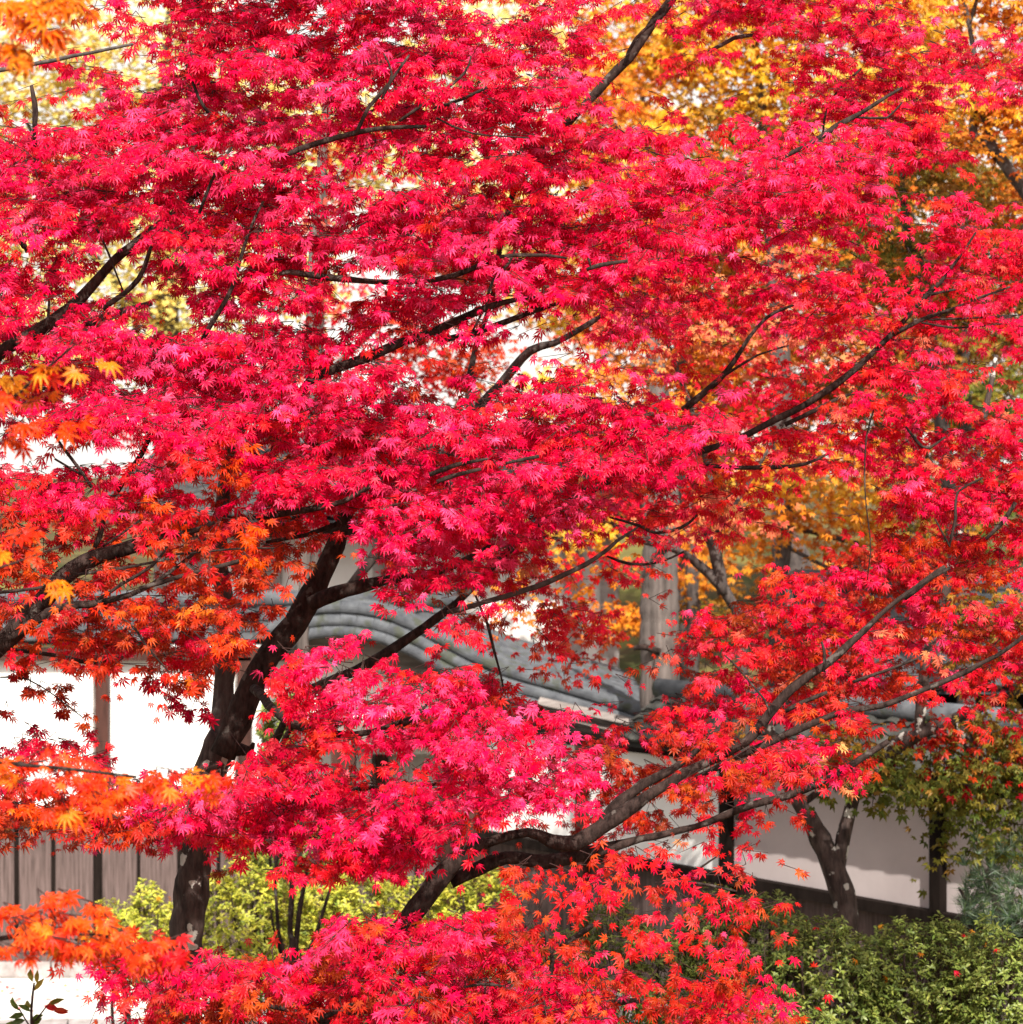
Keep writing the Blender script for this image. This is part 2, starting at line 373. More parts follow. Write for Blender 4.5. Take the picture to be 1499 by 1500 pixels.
# ==================================================================== SETTING
def ground_h(x, y):
    h = 0.0
    if y < 12: h += 2.9 * ((12 - y) / 12.0) ** 1.3 if y > 0 else 2.9
    if y > 27:
        k = min(1, (y - 27) / 30.0)
        h += (3.2 + 1.2 * math.sin(x * .11 + 1) + .8 * math.sin(x * .31)) * (k * k * (3 - 2 * k))
    if y > 60: h += (y - 60) * .02
    return h
mb = MB()
ys = [-30, -10, 0, 2, 4, 6, 8, 10, 12, 16, 20, 24, 27, 30, 33, 36, 40, 45, 50, 57, 70, 100, 200, 600]
xs = [-500, -150, -60] + list(range(-40, 41, 4)) + [60, 150, 500]
vs = [(x, y, ground_h(x, y)) for y in ys for x in xs]; nx = len(xs)
mb.add(vs, [(j * nx + i, j * nx + i + 1, (j + 1) * nx + i + 1, (j + 1) * nx + i) for j in range(len(ys) - 1) for i in range(nx - 1)])
tag(mb.build('ground', GROUND, None, True), kind='structure')
mb = MB(); mb.add([(-14, 19.2, .004), (-1.6, 19.2, .004), (-1.2, 21.5, .004), (-14, 21.5, .004)], [(0, 1, 2, 3)])
tag(mb.build('gravel_path', GRAVEL), kind='structure')
g = MB()
for i in range(26):
    g.box((-13.7 + i * .46, 19.05 + rng.normal(0, .01), .05), (.44, .16, .13), rng.normal(0, .02), .006)
tag(g.build('path_edging', STONE), 'low dark stone edging along the pale gravel by the plank wall', 'edging')

# --------------------------------------------------------------- left wall (faces the camera)
DW = 21.5
def Xw(px, D=DW): return (px - 749.5) / F * D
def Zw(py, D=DW): return CZ - (py - 750) / F * D
lw = empty('plaster_wall', (-4, DW, 0), 'long sunlit white plaster wall with weathered plank lower half at left', 'wall')
x0, x1 = Xw(-420), Xw(668)
mb = MB(); mb.box(((x0 + x1) / 2, DW + .1, (Zw(955) + Zw(1198)) / 2), (x1 - x0, .16, Zw(955) - Zw(1198))); mb.build('plaster_panel', PLASTER, lw)
mb = MB(); mb.box(((x0 + x1) / 2, DW + .1, (Zw(1198) + Zw(1398)) / 2), (x1 - x0, .1, Zw(1198) - Zw(1398) - .01)); mb.build('backing', DARKT, lw)
gaps = [-395, -340, -280, -225, -170, -110, -55, -28, 24, 78, 143, 203, 262, 320, 378, 437, 495, 552, 610, 668]
for i in range(len(gaps) - 1):
    wd = {143: 7, 78: 3.5, 24: 4}
    a0 = Xw(gaps[i] + wd.get(gaps[i], 3)); a1 = Xw(gaps[i + 1] - wd.get(gaps[i + 1], 3))
    mb = MB(); mb.box(((a0 + a1) / 2, DW + .015 + rng.normal(0, .006), (Zw(1202) + Zw(1396)) / 2), (a1 - a0, .03, Zw(1202) - Zw(1396)), rng.normal(0, .01))
    mb.build('board', PLANK, lw)
mb = MB(); mb.box(((x0 + x1) / 2, DW - .01, Zw(1198)), (x1 - x0, .12, .075)); mb.build('rail', POST, lw)
mb = MB(); mb.box(((x0 + x1) / 2, DW - .03, (Zw(1397) + Zw(1412)) / 2), (x1 - x0, .16, .1)); mb.build('sill', PLANK, lw)
mb = MB()
x = x0
while x < x1:
    ww = rng.uniform(.5, .9); mb.box((x + ww / 2, DW + .02, .085), (ww - .015, .3, .15), 0, .005); x += ww
mb.build('foundation', STONE, lw)
for px in (-240, -45, 152, 360, 560):
    mb = MB(); mb.box((Xw(px), DW - .04, (Zw(962) + Zw(1190)) / 2), (.125, .12, Zw(962) - Zw(1190))); mb.build('post', POST, lw)
    mb = MB(); mb.box((Xw(px) - .09, DW + .005, (Zw(962) + Zw(1190)) / 2), (.022, .05, Zw(962) - Zw(1190))); mb.build('trim', SHINGLE, lw)
mb = MB(); mb.box(((x0 + x1) / 2, DW - .03, Zw(958)), (x1 - x0, .14, .12)); mb.build('top_beam', POST, lw)

def tiled_slope(name, parent, A, B, C_, D_, m=TILE, period=.26, courses=9, amp=.035):
    """A,B ridge ends, D_,C_ eave ends; corrugated in rows with stepped courses, 3 cm thick"""
    A, B, C_, D_ = [np.array(q, float) for q in (A, B, C_, D_)]
    W_ = np.linalg.norm(B - A); nu = max(8, int(W_ / period * 8)); nv = courses * 2
    nrm = np.cross(B - A, D_ - A); nrm /= np.linalg.norm(nrm)
    if nrm[2] < 0: nrm = -nrm
    V = []; Fs = []
    for j in range(nv + 1):
        c = j // 2; v = (c if j % 2 == 0 else min(c + 1, courses) - .001) / courses
        lift = 0.0 if j % 2 == 0 else .022
        for i in range(nu + 1):
            u = i / nu
            p = (A * (1 - u) + B * u) * (1 - v) + (D_ * (1 - u) + C_ * u) * v
            ph = (u * W_ / period) % 1.0
            h = amp * (math.sqrt(max(0, 1 - ((ph - .5) / .28) ** 2)) if abs(ph - .5) < .28 else 0)
            V.append(p + nrm * (h + lift))
    top = len(V)
    for j in range(nv):
        for i in range(nu):
            q = j * (nu + 1) + i; Fs.append((q, q + 1, q + nu + 2, q + nu + 1))
    # underside sheet
    for p in (A, B, C_, D_): V.append(p - nrm * .06)
    Fs.append((top, top + 3, top + 2, top + 1))
    # eave closing strip
    mb = MB(); mb.add(V, Fs); return mb.build(name, m, parent, smooth=False)
zt = Zw(950)
tiled_slope('tile_coping', lw, (x0, DW + .1, zt + .42), (x1, DW + .1, zt + .42), (x1, DW - .16, zt + .08), (x0, DW - .16, zt + .08), courses=4)
mb = MB(); mb.tube([(x0, DW + .1, zt + .47), (x1, DW + .1, zt + .47)], [.09, .09], 10); mb.build('ridge', TILEW, lw, True)

# --------------------------------------------------------------- slanted wall on the right
Z0 = 1.514
Aw = np.array([Xw(668, 21.3), 21.3]); Bw = np.array([3.32, 16.57]); dv = (Bw - Aw); Lw = np.linalg.norm(dv); dv /= Lw
angw = math.atan2(dv[1], dv[0]); nv_ = np.array([dv[1], -dv[0]])          # normal towards camera side
if nv_[1] > 0: nv_ = -nv_
def on_wall(px, off=0.0):
    k = (px - 749.5) / F      # X = k*Y
    s = (k * Aw[1] - Aw[0]) / (dv[0] - k * dv[1]); q = Aw + dv * s + nv_ * off; return s, q
rw = empty('slanted_wall', (Aw[0], Aw[1], 0), 'low plaster wall with dark posts running toward the right, shaded end', 'wall')
def wbox(name, s0, s1, z0, z1, th, off, m, lab=None):
    c = Aw + dv * (s0 + s1) / 2 + nv_ * off
    mb = MB(); mb.box((c[0], c[1], (z0 + z1) / 2), (s1 - s0, th, z1 - z0), angw)
    o = mb.build(name, m, rw)
    if lab: o['label'] = lab
    return o
s75, _ = on_wall(1077); s138, _ = on_wall(1387); s86, _ = on_wall(865)
SE = on_wall(1600)[0]
ZT = 2.42
wbox('plaster_panel', 0, s75, Z0, ZT, .12, 0, PLASTER)
wbox('plaster_panel', s75 + .002, SE, Z0, ZT, .12, 0, PLASTERD, 'mauve grey plaster end of the wall, shade put into its colour')
wbox('sill', -.05, SE, Z0 - .09, Z0 - .002, .2, .04, DARKT)
wbox('plank_base', 0, SE, .3, Z0 - .095, .08, .0, PLANK)
wbox('foundation', 0, SE, -.05, .29, .22, .02, STONE)
for s in (.02, s86, s75, s138, on_wall(1590)[0]):
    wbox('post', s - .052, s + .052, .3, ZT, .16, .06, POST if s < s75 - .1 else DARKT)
wbox('top_beam', -.05, SE, ZT + .003, ZT + .13, .2, .03, DARKT)
def ws(s, off, z): q = Aw + dv * s + nv_ * off; return (q[0], q[1], z)
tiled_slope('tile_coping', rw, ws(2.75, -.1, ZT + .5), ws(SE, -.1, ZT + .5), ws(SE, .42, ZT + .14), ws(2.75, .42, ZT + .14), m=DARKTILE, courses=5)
mb = MB(); mb.tube([ws(2.75, -.1, ZT + .55), ws(SE, -.1, ZT + .55)], [.09, .09], 10); mb.build('ridge', TILEW, rw, True)

# --------------------------------------------------------------- gate with an undulating tiled gable
DG = 20.6
gt = empty('gatehouse', (Xw(500, DG), DG, 0), 'gatehouse with undulating grey tiled gable roof behind the lichen-spotted trunk', 'gatehouse')
prof = [(398, 925), (420, 908), (450, 897), (500, 893), (560, 901), (620, 925), (680, 958), (740, 985), (820, 1008), (900, 1032), (970, 1056)]
pp = smooth_path([[*P(a_, b_, DG), .1] for a_, b_ in prof], .05)[:, :3]
# roof skin with courses running back from the verge
seg = np.concatenate([[0], np.cumsum(np.linalg.norm(np.diff(pp, axis=0), axis=1))])
V = []; Fs = []; nb = 14
tang = np.gradient(pp, axis=0); tang /= np.linalg.norm(tang, axis=1)[:, None]
nr = np.stack([-tang[:, 2], np.zeros(len(pp)), tang[:, 0]], 1)
for j in range(nb + 1):
    y = DG + .1 + (5.2 * j / nb)
    for i in range(len(pp)):
        ph = (seg[i] / .24) % 1.0
        h = .03 * ph
        V.append(pp[i] + nr[i] * h + np.array([0, y - DG, -.02 + .025 * (j % 2)]))
nq = len(pp)
for j in range(nb):
    for i in range(nq - 1):
        q = j * nq + i; Fs.append((q, q + 1, q + nq + 1, q + nq))
mb = MB(); mb.add(V, Fs); mb.build('roof', TILE, gt)
# ribs of round tiles down the roof
mb = MB()
for y in np.arange(DG + .45, DG + 5.2, .3):
    q = pp.copy(); q[:, 1] = y; q[:, 2] += .03; mb.tube(q[::2], [.05] * len(q[::2]), 6)
mb.build('roof_rib', TILEW, gt, True)
for off, rr in ((-.02, .07), (.1, .062), (.2, .055)):
    mb = MB(); s = 0
    while s < seg[-1] - .2:
        i0 = int(np.searchsorted(seg, s)); i1 = min(int(np.searchsorted(seg, s + .19)), len(pp) - 1)
        a_, b_ = pp[i0] + nr[i0] * (-off + .0) + np.array([0, -off * .5, 0]), pp[i1] + nr[i1] * (-off + .0) + np.array([0, -off * .5, 0])
        mb.tube([a_, b_], [rr, rr * .95], 16); s += .165
    mb.build('verge_tiles', TILEW, gt)
def band(name, off0, off1, y0, th, m):
    mb = MB(); n = len(pp); V = []
    for yy in (y0, y0 + th):
        for o_ in (off0, off1):
            V.append(pp - nr * o_ + np.array([0, yy - DG, 0]))
    V = np.concatenate(V); Fs = []
    for i in range(n - 1):
        for a_, b_ in ((0, 1), (1, 3), (3, 2), (2, 0)):
            Fs.append((a_ * n + i, a_ * n + i + 1, b_ * n + i + 1, b_ * n + i))
    mb.add(V, Fs); return mb.build(name, m, gt)
band('bargeboard', .22, .42, DG + .12, .07, SHINGLE)
band('soffit', .2, .26, DG + .2, 4.6, DARKT)
# plaster gable below the bargeboard
gz = 2.2
n = len(pp); V = np.concatenate([pp - nr * .4 + np.array([0, .45, 0]), np.stack([pp[:, 0], pp[:, 1] + .45, np.full(n, gz)], 1)])
mb = MB(); mb.add(V, [(i, i + 1, n + i + 1, n + i) for i in range(n - 1)]); mb.build('gable_panel', PLASTER, gt)
for px, ww in ((425, .2), (500, .22), (700, .2), (905, .2)):
    mb = MB(); mb.box((Xw(px, DG), DG + .32, 1.25), (ww, ww, 2.5)); mb.build('post', POST, gt)
mb = MB(); mb.box((Xw(680, DG), DG + .3, 2.42), (3.3, .24, .2)); mb.build('beam', SHINGLE, gt)
mb = MB(); mb.box((Xw(690, DG), DG + 2.6, 1.1), (3.2, .12, 2.2)); mb.build('rear_wall', PLASTER, gt)
# eave ends at right: stacked weathered boards
mb = MB()
for k, (pxa, pya, pxb, pyb) in enumerate([(790, 1030, 975, 1072), (800, 1046, 972, 1086), (812, 1062, 965, 1096)]):
    a_ = P(pxa, pya, DG - .1 + .05 * k); b_ = P(pxb, pyb, DG - .5 + .05 * k)
    mb.tube([a_, b_], [.06, .055], 4)
mb.build('eave_board', SHINGLE, gt)

# --------------------------------------------------------------- dark outbuilding behind the shaded wall
ob = empty('timber_outbuilding', (5.2, 20.5, 0), 'dark timber outbuilding with tiled roof behind the shaded wall at right', 'building')
mb = MB(); mb.box((5.3, 21.2, 1.5), (4.4, 2.0, 3.0)); mb.build('wall', DARKT, ob)
for k in range(5):
    mb = MB(); mb.box((3.3 + k * 1.0, 20.13, 1.5), (.14, .1, 3.0)); mb.build('post', POST, ob)
tiled_slope('roof', ob, (2.7, 21.2, 3.75), (7.9, 21.2, 3.75), (7.9, 19.5, 2.95), (2.7, 19.5, 2.95), m=TILE, courses=9)
mb = MB(); mb.tube([(2.7, 21.2, 3.82), (7.9, 21.2, 3.82)], [.13, .13], 10); mb.build('ridge', TILEW, ob, True)

# --------------------------------------------------------------- hall far behind
DH = 29.0
hl = empty('temple_hall', (Xw(520, DH), DH, 0), 'large white walled temple hall with dark eaves far behind the gatehouse', 'building')
hx0, hx1 = Xw(225, DH), Xw(900, DH)
mb = MB(); mb.box(((hx0 + hx1) / 2, DH + 2, Zw(760, DH) / 2), (hx1 - hx0, 4, Zw(760, DH))); mb.build('wall', PLASTER, hl)
for px in (240, 285, 400, 560, 690, 840, 893):
    mb = MB(); mb.box((Xw(px, DH), DH - .04, Zw(760, DH) / 2), (.24, .12, Zw(760, DH))); mb.build('post', STONE, hl)
mb = MB(); mb.box(((hx0 + hx1) / 2, DH - .08, Zw(775, DH)), (hx1 - hx0, .16, .22)); mb.build('beam', POST, hl)
mb = MB(); mb.box((Xw(625, DH), DH - .05, Zw(885, DH)), (1.05, .07, .75)); mb.build('shade_panel', PLANK, hl)  # added grey panel standing in for a shaded stretch of the hall wall
ez = Zw(752, DH)
tiled_slope('roof', hl, (hx0 - .3, DH + 2, ez + .85), (hx1 + .3, DH + 2, ez + .85), (hx1 + .9, DH - 1.0, ez - .05), (hx0 - .9, DH - 1.0, ez - .05), courses=12)
mb = MB(); mb.tube([(hx0 - .3, DH + 2, ez + .95), (hx1 + .3, DH + 2, ez + .95)], [.17, .17], 10); mb.build('ridge', TILEW, hl, True)

# ==================================================================== NEAR MAPLES
GRID = """
cccccCCCCCCCCcccCcrcCCCCCCcc..
ccc.cCCCCCCCCCCCCrrrCccCCCCCcc
.cC..CCCCCCCCCCCCr.r..cCCCCCCC
cccCCCCCCCCCCCCCCcrcrc.cCCCC..
CCCCCCCCCcCcCCCCCCCCccCCCCCC..
CCCCCCCCCcccCcCCCCCCCCCCCC....
CCCCCCCCCcCCCCCCCCCCCCCCCC.CCc
cCccCCCCCCCCCCCCCCCCCCccccCCCC
CCccccCCCcccCCCCCCCCCcCCCcCCCC
CCCC..CcC.cCCCccccCCCcCCCCCCCC
CCCCCCCCCCRroo..cccrrrrrrCCccc
CCCCCCCCCCCCo.CcCcccrrrRRCCCcc
RRCCCCCCCCCCCCCCCCCCCRRRRRCcCC
c.ccRrRCCCCCCCCCCCCCCRRRRCCCCC
RCCCCooCCCCCCCCCC.CRRRr..cCCCC
ORRRROOROcCCCCCCCRRRRRr..rCCCC
OOOOoOOOO.oCCCCCrrrr....cCCCCC
OOOOOOOOo..CCCcRrrr...CCCCCC.c
OOOOOOOO.....RRRRRr.CCCCCCCCCC
rOOOROO.CCC.rrrorr.RRRRRCCRRCC
oo..OO..RCCCCCC..r.RRCCCRRRRRr
oo...oo.RRRCCCCCC.CCCRRORr..oo
ccr...rRCrrrRCCcCOOOCCCCC.....
OORRCCCCCCCCCCCCCCOOOOO.......
OOOOOCRCCCCCCCrcrrOoRr........
......rRrRRCC..rRRRRRRr.......
..............RRRRrRrRr.......
.........CCCCCCCRrRRrCC.......
..rCCCCCCCCCCCCCCRrRRRr.......
..rrROOROROCCCCCCCrRRRCr......
""".split()
assert len(GRID) == 30 and all(len(r) == 30 for r in GRID), [len(r) for r in GRID]

def tree_of(c, r):
    if r >= 26 and c < 26: return 'E'
    if r == 25 and c >= 13: return 'E'
    if c <= 6 and 12 <= r <= 21: return 'B'
    if c <= 3 and 22 <= r <= 24: return 'B'
    if c >= 19 and r < 4: return 'C'
    if c >= 26 and r < 9: return 'C'
    if c >= 19 and 8 <= r <= 11: return 'C'
    if c >= 21 and 12 <= r: return 'C'
    if c >= 17 and r >= 14: return 'C'
    if c >= 14 and 16 <= r <= 20: return 'C'
    if c >= 17 and r >= 21: return 'C'
    return 'A'
D0 = {'A': 9.0, 'B': 8.6, 'C': 10.4, 'E': 8.3}

trees = {}
trees['A'] = empty('maple_tree', (*P(268, 1600, 10.2)[:2], ground_h(0, 10.2)), 'crimson maple with lichen-spotted forked trunk in front of the white wall', 'tree')
trees['B'] = empty('maple_tree', (-5.0, 8.8, 1.0), 'orange-red maple reaching in from the left edge with thick dark limb', 'tree')
trees['C'] = empty('maple_tree', (*P(520, 1500, 10.4)[:2], ground_h(0, 10.4)), 'red maple leaning right across the slanted wall on long dark limbs', 'tree')
trees['E'] = empty('maple_tree', (.2, 8.4, ground_h(0, 8.4)), 'low spreading red maple along the bottom of the view before the shrubs', 'tree')
LV = {k: Leaves() for k in trees}; TW = {k: Twigs() for k in trees}
LVlow = Leaves()
DENS = {'C': 9.6, 'c': 2.5, 'R': 4.8, 'r': 1.9, 'O': 5.6, 'o': 1.8}
BACK = {'C': 3.8, 'c': .5, 'R': 1.6, 'r': .3, 'O': 2.0, 'o': .3}
def shingle_depth(px, py):
    wob_ = 40 * math.sin(px * .011 + 1.3) + 26 * math.sin(px * .027 + py * .004) + .16 * px
    return 0.6 * (.5 - ((py + wob_) / 135.0) % 1.0)
for r in range(-4, 31):
    for c in range(-4, 34):
        rr, cc = min(max(r, 0), 29), min(max(c, 0), 29)
        ch = GRID[rr][cc]
        if ch == '.': continue
        t = tree_of(cc, rr)
        outside = r < -1 or c < -1 or c > 30
        d0 = D0[t]
        if t == 'A' and r >= 18: d0 = 8.6
        if t == 'A' and c >= 15: d0 = 9.3
        if t == 'C' and r >= 21 and c >= 20: d0 = 9.6
        key = ch.upper()
        n = DENS[ch] * (.6 if outside else 1.0)
        n = int(n) + (rng.random() < n % 1)
        for _ in range(n):
            px = c * 50 + rng.uniform(-4, 54); py = r * 50 + rng.uniform(-10, 48)
            h_ = math.sin(px * .071 + 3 * math.sin(py * .023)) * math.sin(py * .093 + 2.3 * math.sin(px * .019)) 
            if h_ > .7 and rng.random() < .7: continue      # small openings between the twig fans
            d = d0 + shingle_depth(px, py) + rng.normal(0, .12)
            k = key
            if t == 'C':
                if rng.random() < (.05 if rr < 15 else .3): continue
                if cc >= 18 and 16 <= rr <= 23 and rng.random() < .42: k = 'O'
                elif rr >= 8 and rng.random() < .06: k = 'K'
            if t == 'E' and cc >= 14:
                if rng.random() < .3: continue
                if rng.random() < .4: k = 'O'
            elif t == 'E' and rng.random() < .22: k = 'O'
            if k == 'C' and t == 'C' and rng.random() < .35: k = 'R'
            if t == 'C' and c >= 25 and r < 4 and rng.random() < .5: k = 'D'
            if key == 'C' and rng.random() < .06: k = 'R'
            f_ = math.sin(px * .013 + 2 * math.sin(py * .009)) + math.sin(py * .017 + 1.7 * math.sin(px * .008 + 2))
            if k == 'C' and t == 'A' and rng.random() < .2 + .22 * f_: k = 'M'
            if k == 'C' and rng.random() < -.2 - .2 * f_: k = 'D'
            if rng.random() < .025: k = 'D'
            if t == 'B' and key in 'RO' and rng.random() < .22: k = 'N'
            out = np.array([rng.normal(0, 1), -.5 + rng.normal(0, .5), -.15]); out /= np.linalg.norm(out)
            tgt = LVlow if (t == 'A' and r >= 18) else LV[t]
            p = P(px, py - 14, d)
            spray(tgt, TW[t], p, out, k, n=12 if ch.isupper() else 9, size=.0335, spread=.115)
        nb_ = BACK[ch]; nb_ = int(nb_) + (rng.random() < nb_ % 1)
        for _ in range(nb_):
            px = c * 50 + rng.uniform(0, 50); py = r * 50 + rng.uniform(0, 50)
            d = d0 + rng.uniform(.6, 1.7)
            out = np.array([rng.normal(0, 1), rng.normal(0, 1), -.1]); out /= np.linalg.norm(out)
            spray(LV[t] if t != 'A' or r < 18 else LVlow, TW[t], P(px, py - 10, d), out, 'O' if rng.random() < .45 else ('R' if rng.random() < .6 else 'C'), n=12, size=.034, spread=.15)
# hanging sprays over the white wall at left, tree B
HL = Leaves(); HT = Twigs()
for px, py in [(20, 985), (45, 1000), (75, 1010), (95, 1030), (60, 1005), (80, 1045), (110, 1050), (120, 1068), (10, 1035), (35, 1065), (50, 1080), (215, 1000), (250, 1010), (240, 1030), (262, 1030), (285, 1035), (295, 1045), (15, 990), (90, 1015)]:
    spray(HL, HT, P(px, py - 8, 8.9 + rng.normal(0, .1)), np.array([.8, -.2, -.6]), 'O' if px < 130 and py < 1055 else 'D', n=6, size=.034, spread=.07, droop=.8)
for px in range(20, 140, 13):
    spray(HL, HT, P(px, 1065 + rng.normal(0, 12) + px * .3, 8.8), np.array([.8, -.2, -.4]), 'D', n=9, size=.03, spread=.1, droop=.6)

A, B, C3, E = trees['A'], trees['B'], trees['C'], trees['E']; NEARV += [A, B, C3, E]
# --- main tree wood
branch(A, [(262, 2110, 48), (264, 1900, 34), (266, 1700, 29), (268, 1520, 26), (273, 1400, 25), (285, 1270, 23), (299, 1180, 22), (316, 1110, 23), (326, 1075, 20)], 10.2, 'trunk', BARKL, 16, .06, vis=(4, 5))
branch(A, [(318, 1120, 20), (322, 1060, 16), (327, 1000, 15), (332, 940, 14), (326, 870, 13), (320, 800, 11), (330, 700, 10), (345, 600, 7), (350, 520, 4)], 10.25, 'limb', BARKG, 12, vis=(0, 2))
branch(A, [(326, 1105, 19), (348, 1055, 19), (368, 1005, 18), (394, 957, 18), (432, 912, 17), (458, 868, 17), (482, 822, 14), (502, 770, 12), (512, 720, 10), (505, 660, 7, .3), (495, 600, 4, .5)], 9.95, 'limb', BARK, 14, vis=(0, 8))
branch(A, [(455, 885, 12), (490, 868, 11), (525, 859, 11), (562, 851, 9), (640, 838, 7), (720, 800, 5)], 9.8)
branch(A, [(335, 1092, 12), (350, 1098, 10), (366, 1098, 7), (372, 1088, 3)], 10.1, 'limb')
branch(A, [(440, 575, 6), (470, 550, 9), (540, 525, 9), (590, 502, 8), (640, 485, 8), (700, 455, 7), (745, 440, 5), (800, 432, 4)], 9.15)
branch(A, [(640, 500, 5), (700, 486, 6), (765, 462, 5), (830, 440, 3)], 9.3)
branch(A, [(410, 402, 3), (425, 398, 5), (480, 405, 6), (560, 412, 5), (640, 408, 5), (690, 394, 5), (735, 374, 4), (800, 372, 3), (830, 378, 2)], 9.0)
branch(A, [(712, 442, 3), (722, 410, 3), (745, 385, 2.5), (755, 365, 1.5)], 9.0)
branch(A, [(690, 490, 2), (712, 450, 2), (718, 430, 2)], 9.0)
branch(A, [(420, 228, 3), (440, 220, 5), (500, 200, 5), (560, 188, 4), (625, 185, 3)], 8.75)
branch(A, [(522, 196, 4), (540, 158, 3.5), (572, 118, 3), (600, 80, 2)], 8.7)
branch(A, [(560, 145, 2.5), (575, 110, 2), (562, 78, 1.5)], 8.7)
branch(A, [(585, 178, 3), (625, 150, 3), (680, 108, 2.5), (690, 82, 1.5)], 8.7)
branch(A, [(635, 158, 3), (680, 145, 3), (722, 124, 2.5)], 8.7)
branch(A, [(640, 172, 2), (692, 195, 2), (775, 202, 1.5)], 8.7)
branch(A, [(295, 500, 4), (325, 450, 5), (342, 418, 4), (366, 340, 3), (386, 295, 2)], 8.8)
branch(A, [(292, 312, 3), (310, 265, 3), (340, 215, 2)], 8.7)
branch(A, [(270, 90, 2), (290, 140, 3), (305, 165, 3)], 8.7)
branch(A, [(380, 757, 6), (430, 750, 6), (505, 735, 5), (560, 700, 4)], 8.9)
branch(A, [(390, 795, 3), (450, 783, 4), (500, 765, 5)], 9.2)
branch(A, [(860, 395, 3), (880, 388, 4), (920, 382, 3)], 8.9); branch(A, [(865, 392, 2), (862, 378, 2)], 8.9)
branch(A, [(630, 695, 4), (670, 680, 4), (715, 672, 2)], 8.7); branch(A, [(640, 706, 4), (670, 695, 4), (705, 687, 3)], 8.7)
branch(A, [(740, 678, 3), (790, 668, 3)], 8.7)
# --- crown behind the centre: brown limbs of a second crown of the same tree
branch(A, [(512, 860, 8, 1), (590, 760, 10, 1), (640, 690, 10), (690, 608, 9), (740, 552, 9), (775, 512, 8), (812, 500, 6), (870, 468, 5), (905, 450, 4)], 11.0, 'limb', BARKG, vis=(3, 7))
branch(A, [(688, 610, 7, 1.2), (686, 560, 6, 1.3), (700, 500, 5, 1.4), (720, 440, 5, 1.4), (735, 340, 5, 1), (762, 258, 6, .6), (800, 215, 7, .2), (845, 170, 7), (890, 120, 8), (922, 88, 8), (950, 45, 8), (985, 0, 8), (1030, -70, 8)], 10.6, 'limb', BARK, vis=(7, 12))
branch(A, [(915, 95, 4), (930, 55, 3), (975, 20, 3)], 10.4)
# --- lower maple band in front gets its own bough
branch(A, [(372, 1010, 9, -.3), (430, 1060, 8, -1.2), (520, 1075, 6, -1.3), (610, 1050, 4, -1.4)], 10.1, vis=False)
branch(A, [(430, 1060, 5), (400, 1120, 5), (380, 1180, 4), (500, 1160, 4), (640, 1150, 3), (780, 1140, 3)], 8.9, vis=False)
branch(A, [(590, 1062, 4), (612, 1048, 3), (635, 1020, 2)], 8.5)

# --- left tree wood
branch(B, [(-760, 1500, 45), (-640, 1300, 40), (-420, 1180, 34), (-200, 1080, 26), (-60, 985, 18), (15, 930, 15), (55, 885, 15), (90, 845, 14), (122, 820, 13), (160, 808, 11), (200, 798, 10), (240, 781, 9), (270, 782, 6), (315, 765, 3)], 8.6, 'trunk', BARK, 14)
branch(B, [(15, 935, 9), (55, 908, 8), (90, 890, 8), (120, 885, 7), (150, 882, 6), (218, 860, 4), (282, 812, 3), (302, 788, 2)], 8.45)
branch(B, [(205, 862, 4), (262, 845, 4), (350, 822, 4)], 8.4)
branch(B, [(140, 880, 3), (180, 855, 3), (225, 828, 3), (245, 800, 2)], 8.4)
branch(B, [(110, 842, 3), (165, 835, 3), (250, 818, 2)], 8.4)
branch(B, [(258, 812, 2), (330, 806, 2), (402, 803, 2)], 8.4)
branch(B, [(-40, 872, 3), (40, 863, 3), (62, 860, 3)], 8.3)
branch(B, [(150, 800, 2), (180, 780, 2), (205, 762, 2)], 8.4)
branch(B, [(138, 800, 4), (145, 785, 5), (152, 762, 5)], 8.4)
branch(B, [(170, 720, 7), (190, 690, 6), (208, 664, 5), (222, 635, 4)], 9.4)
branch(B, [(134, 712, 3), (105, 672, 3), (82, 640, 2)], 8.5); branch(B, [(118, 695, 2), (80, 672, 2)], 8.5)
branch(B, [(170, 900, 2), (198, 922, 2), (214, 948, 2), (248, 985, 1.5)], 8.4)
branch(B, [(-60, 940, 3), (40, 955, 4), (90, 962, 4), (130, 972, 4), (170, 965, 3)], 9.0)
branch(B, [(0, 992, 1.5), (40, 995, 1.5), (80, 1020, 1.2), (120, 1050, 1)], 8.8)
branch(B, [(-300, 900, 20), (-200, 700, 15), (-80, 570, 12), (10, 505, 10), (80, 465, 10), (135, 414, 9), (165, 380, 9), (192, 358, 8), (225, 332, 7), (270, 298, 5), (312, 262, 3), (338, 215, 2)], 9.1, 'limb', BARK)
branch(B, [(150, 452, 5), (180, 430, 5), (202, 408, 5), (215, 380, 4), (222, 360, 3)], 8.9)
branch(B, [(125, 475, 7), (165, 460, 7), (192, 452, 6), (222, 444, 5)], 9.3, 'limb', BARKG)
branch(B, [(140, 335, 2), (158, 370, 2), (180, 425, 1.5)], 8.9)
branch(B, [(65, 480, 3), (70, 465, 3), (72, 440, 2)], 9); branch(B, [(50, 215, 4), (51, 180, 5), (50, 150, 5), (46, 125, 3)], 9)
branch(B, [(25, 345, 3), (40, 370, 4), (20, 310, 2)], 9)
branch(B, [(-80, 118, 4), (0, 104, 4), (60, 92, 4), (130, 78, 3), (195, 64, 2.5)], 8.4, 'limb', BARKG)

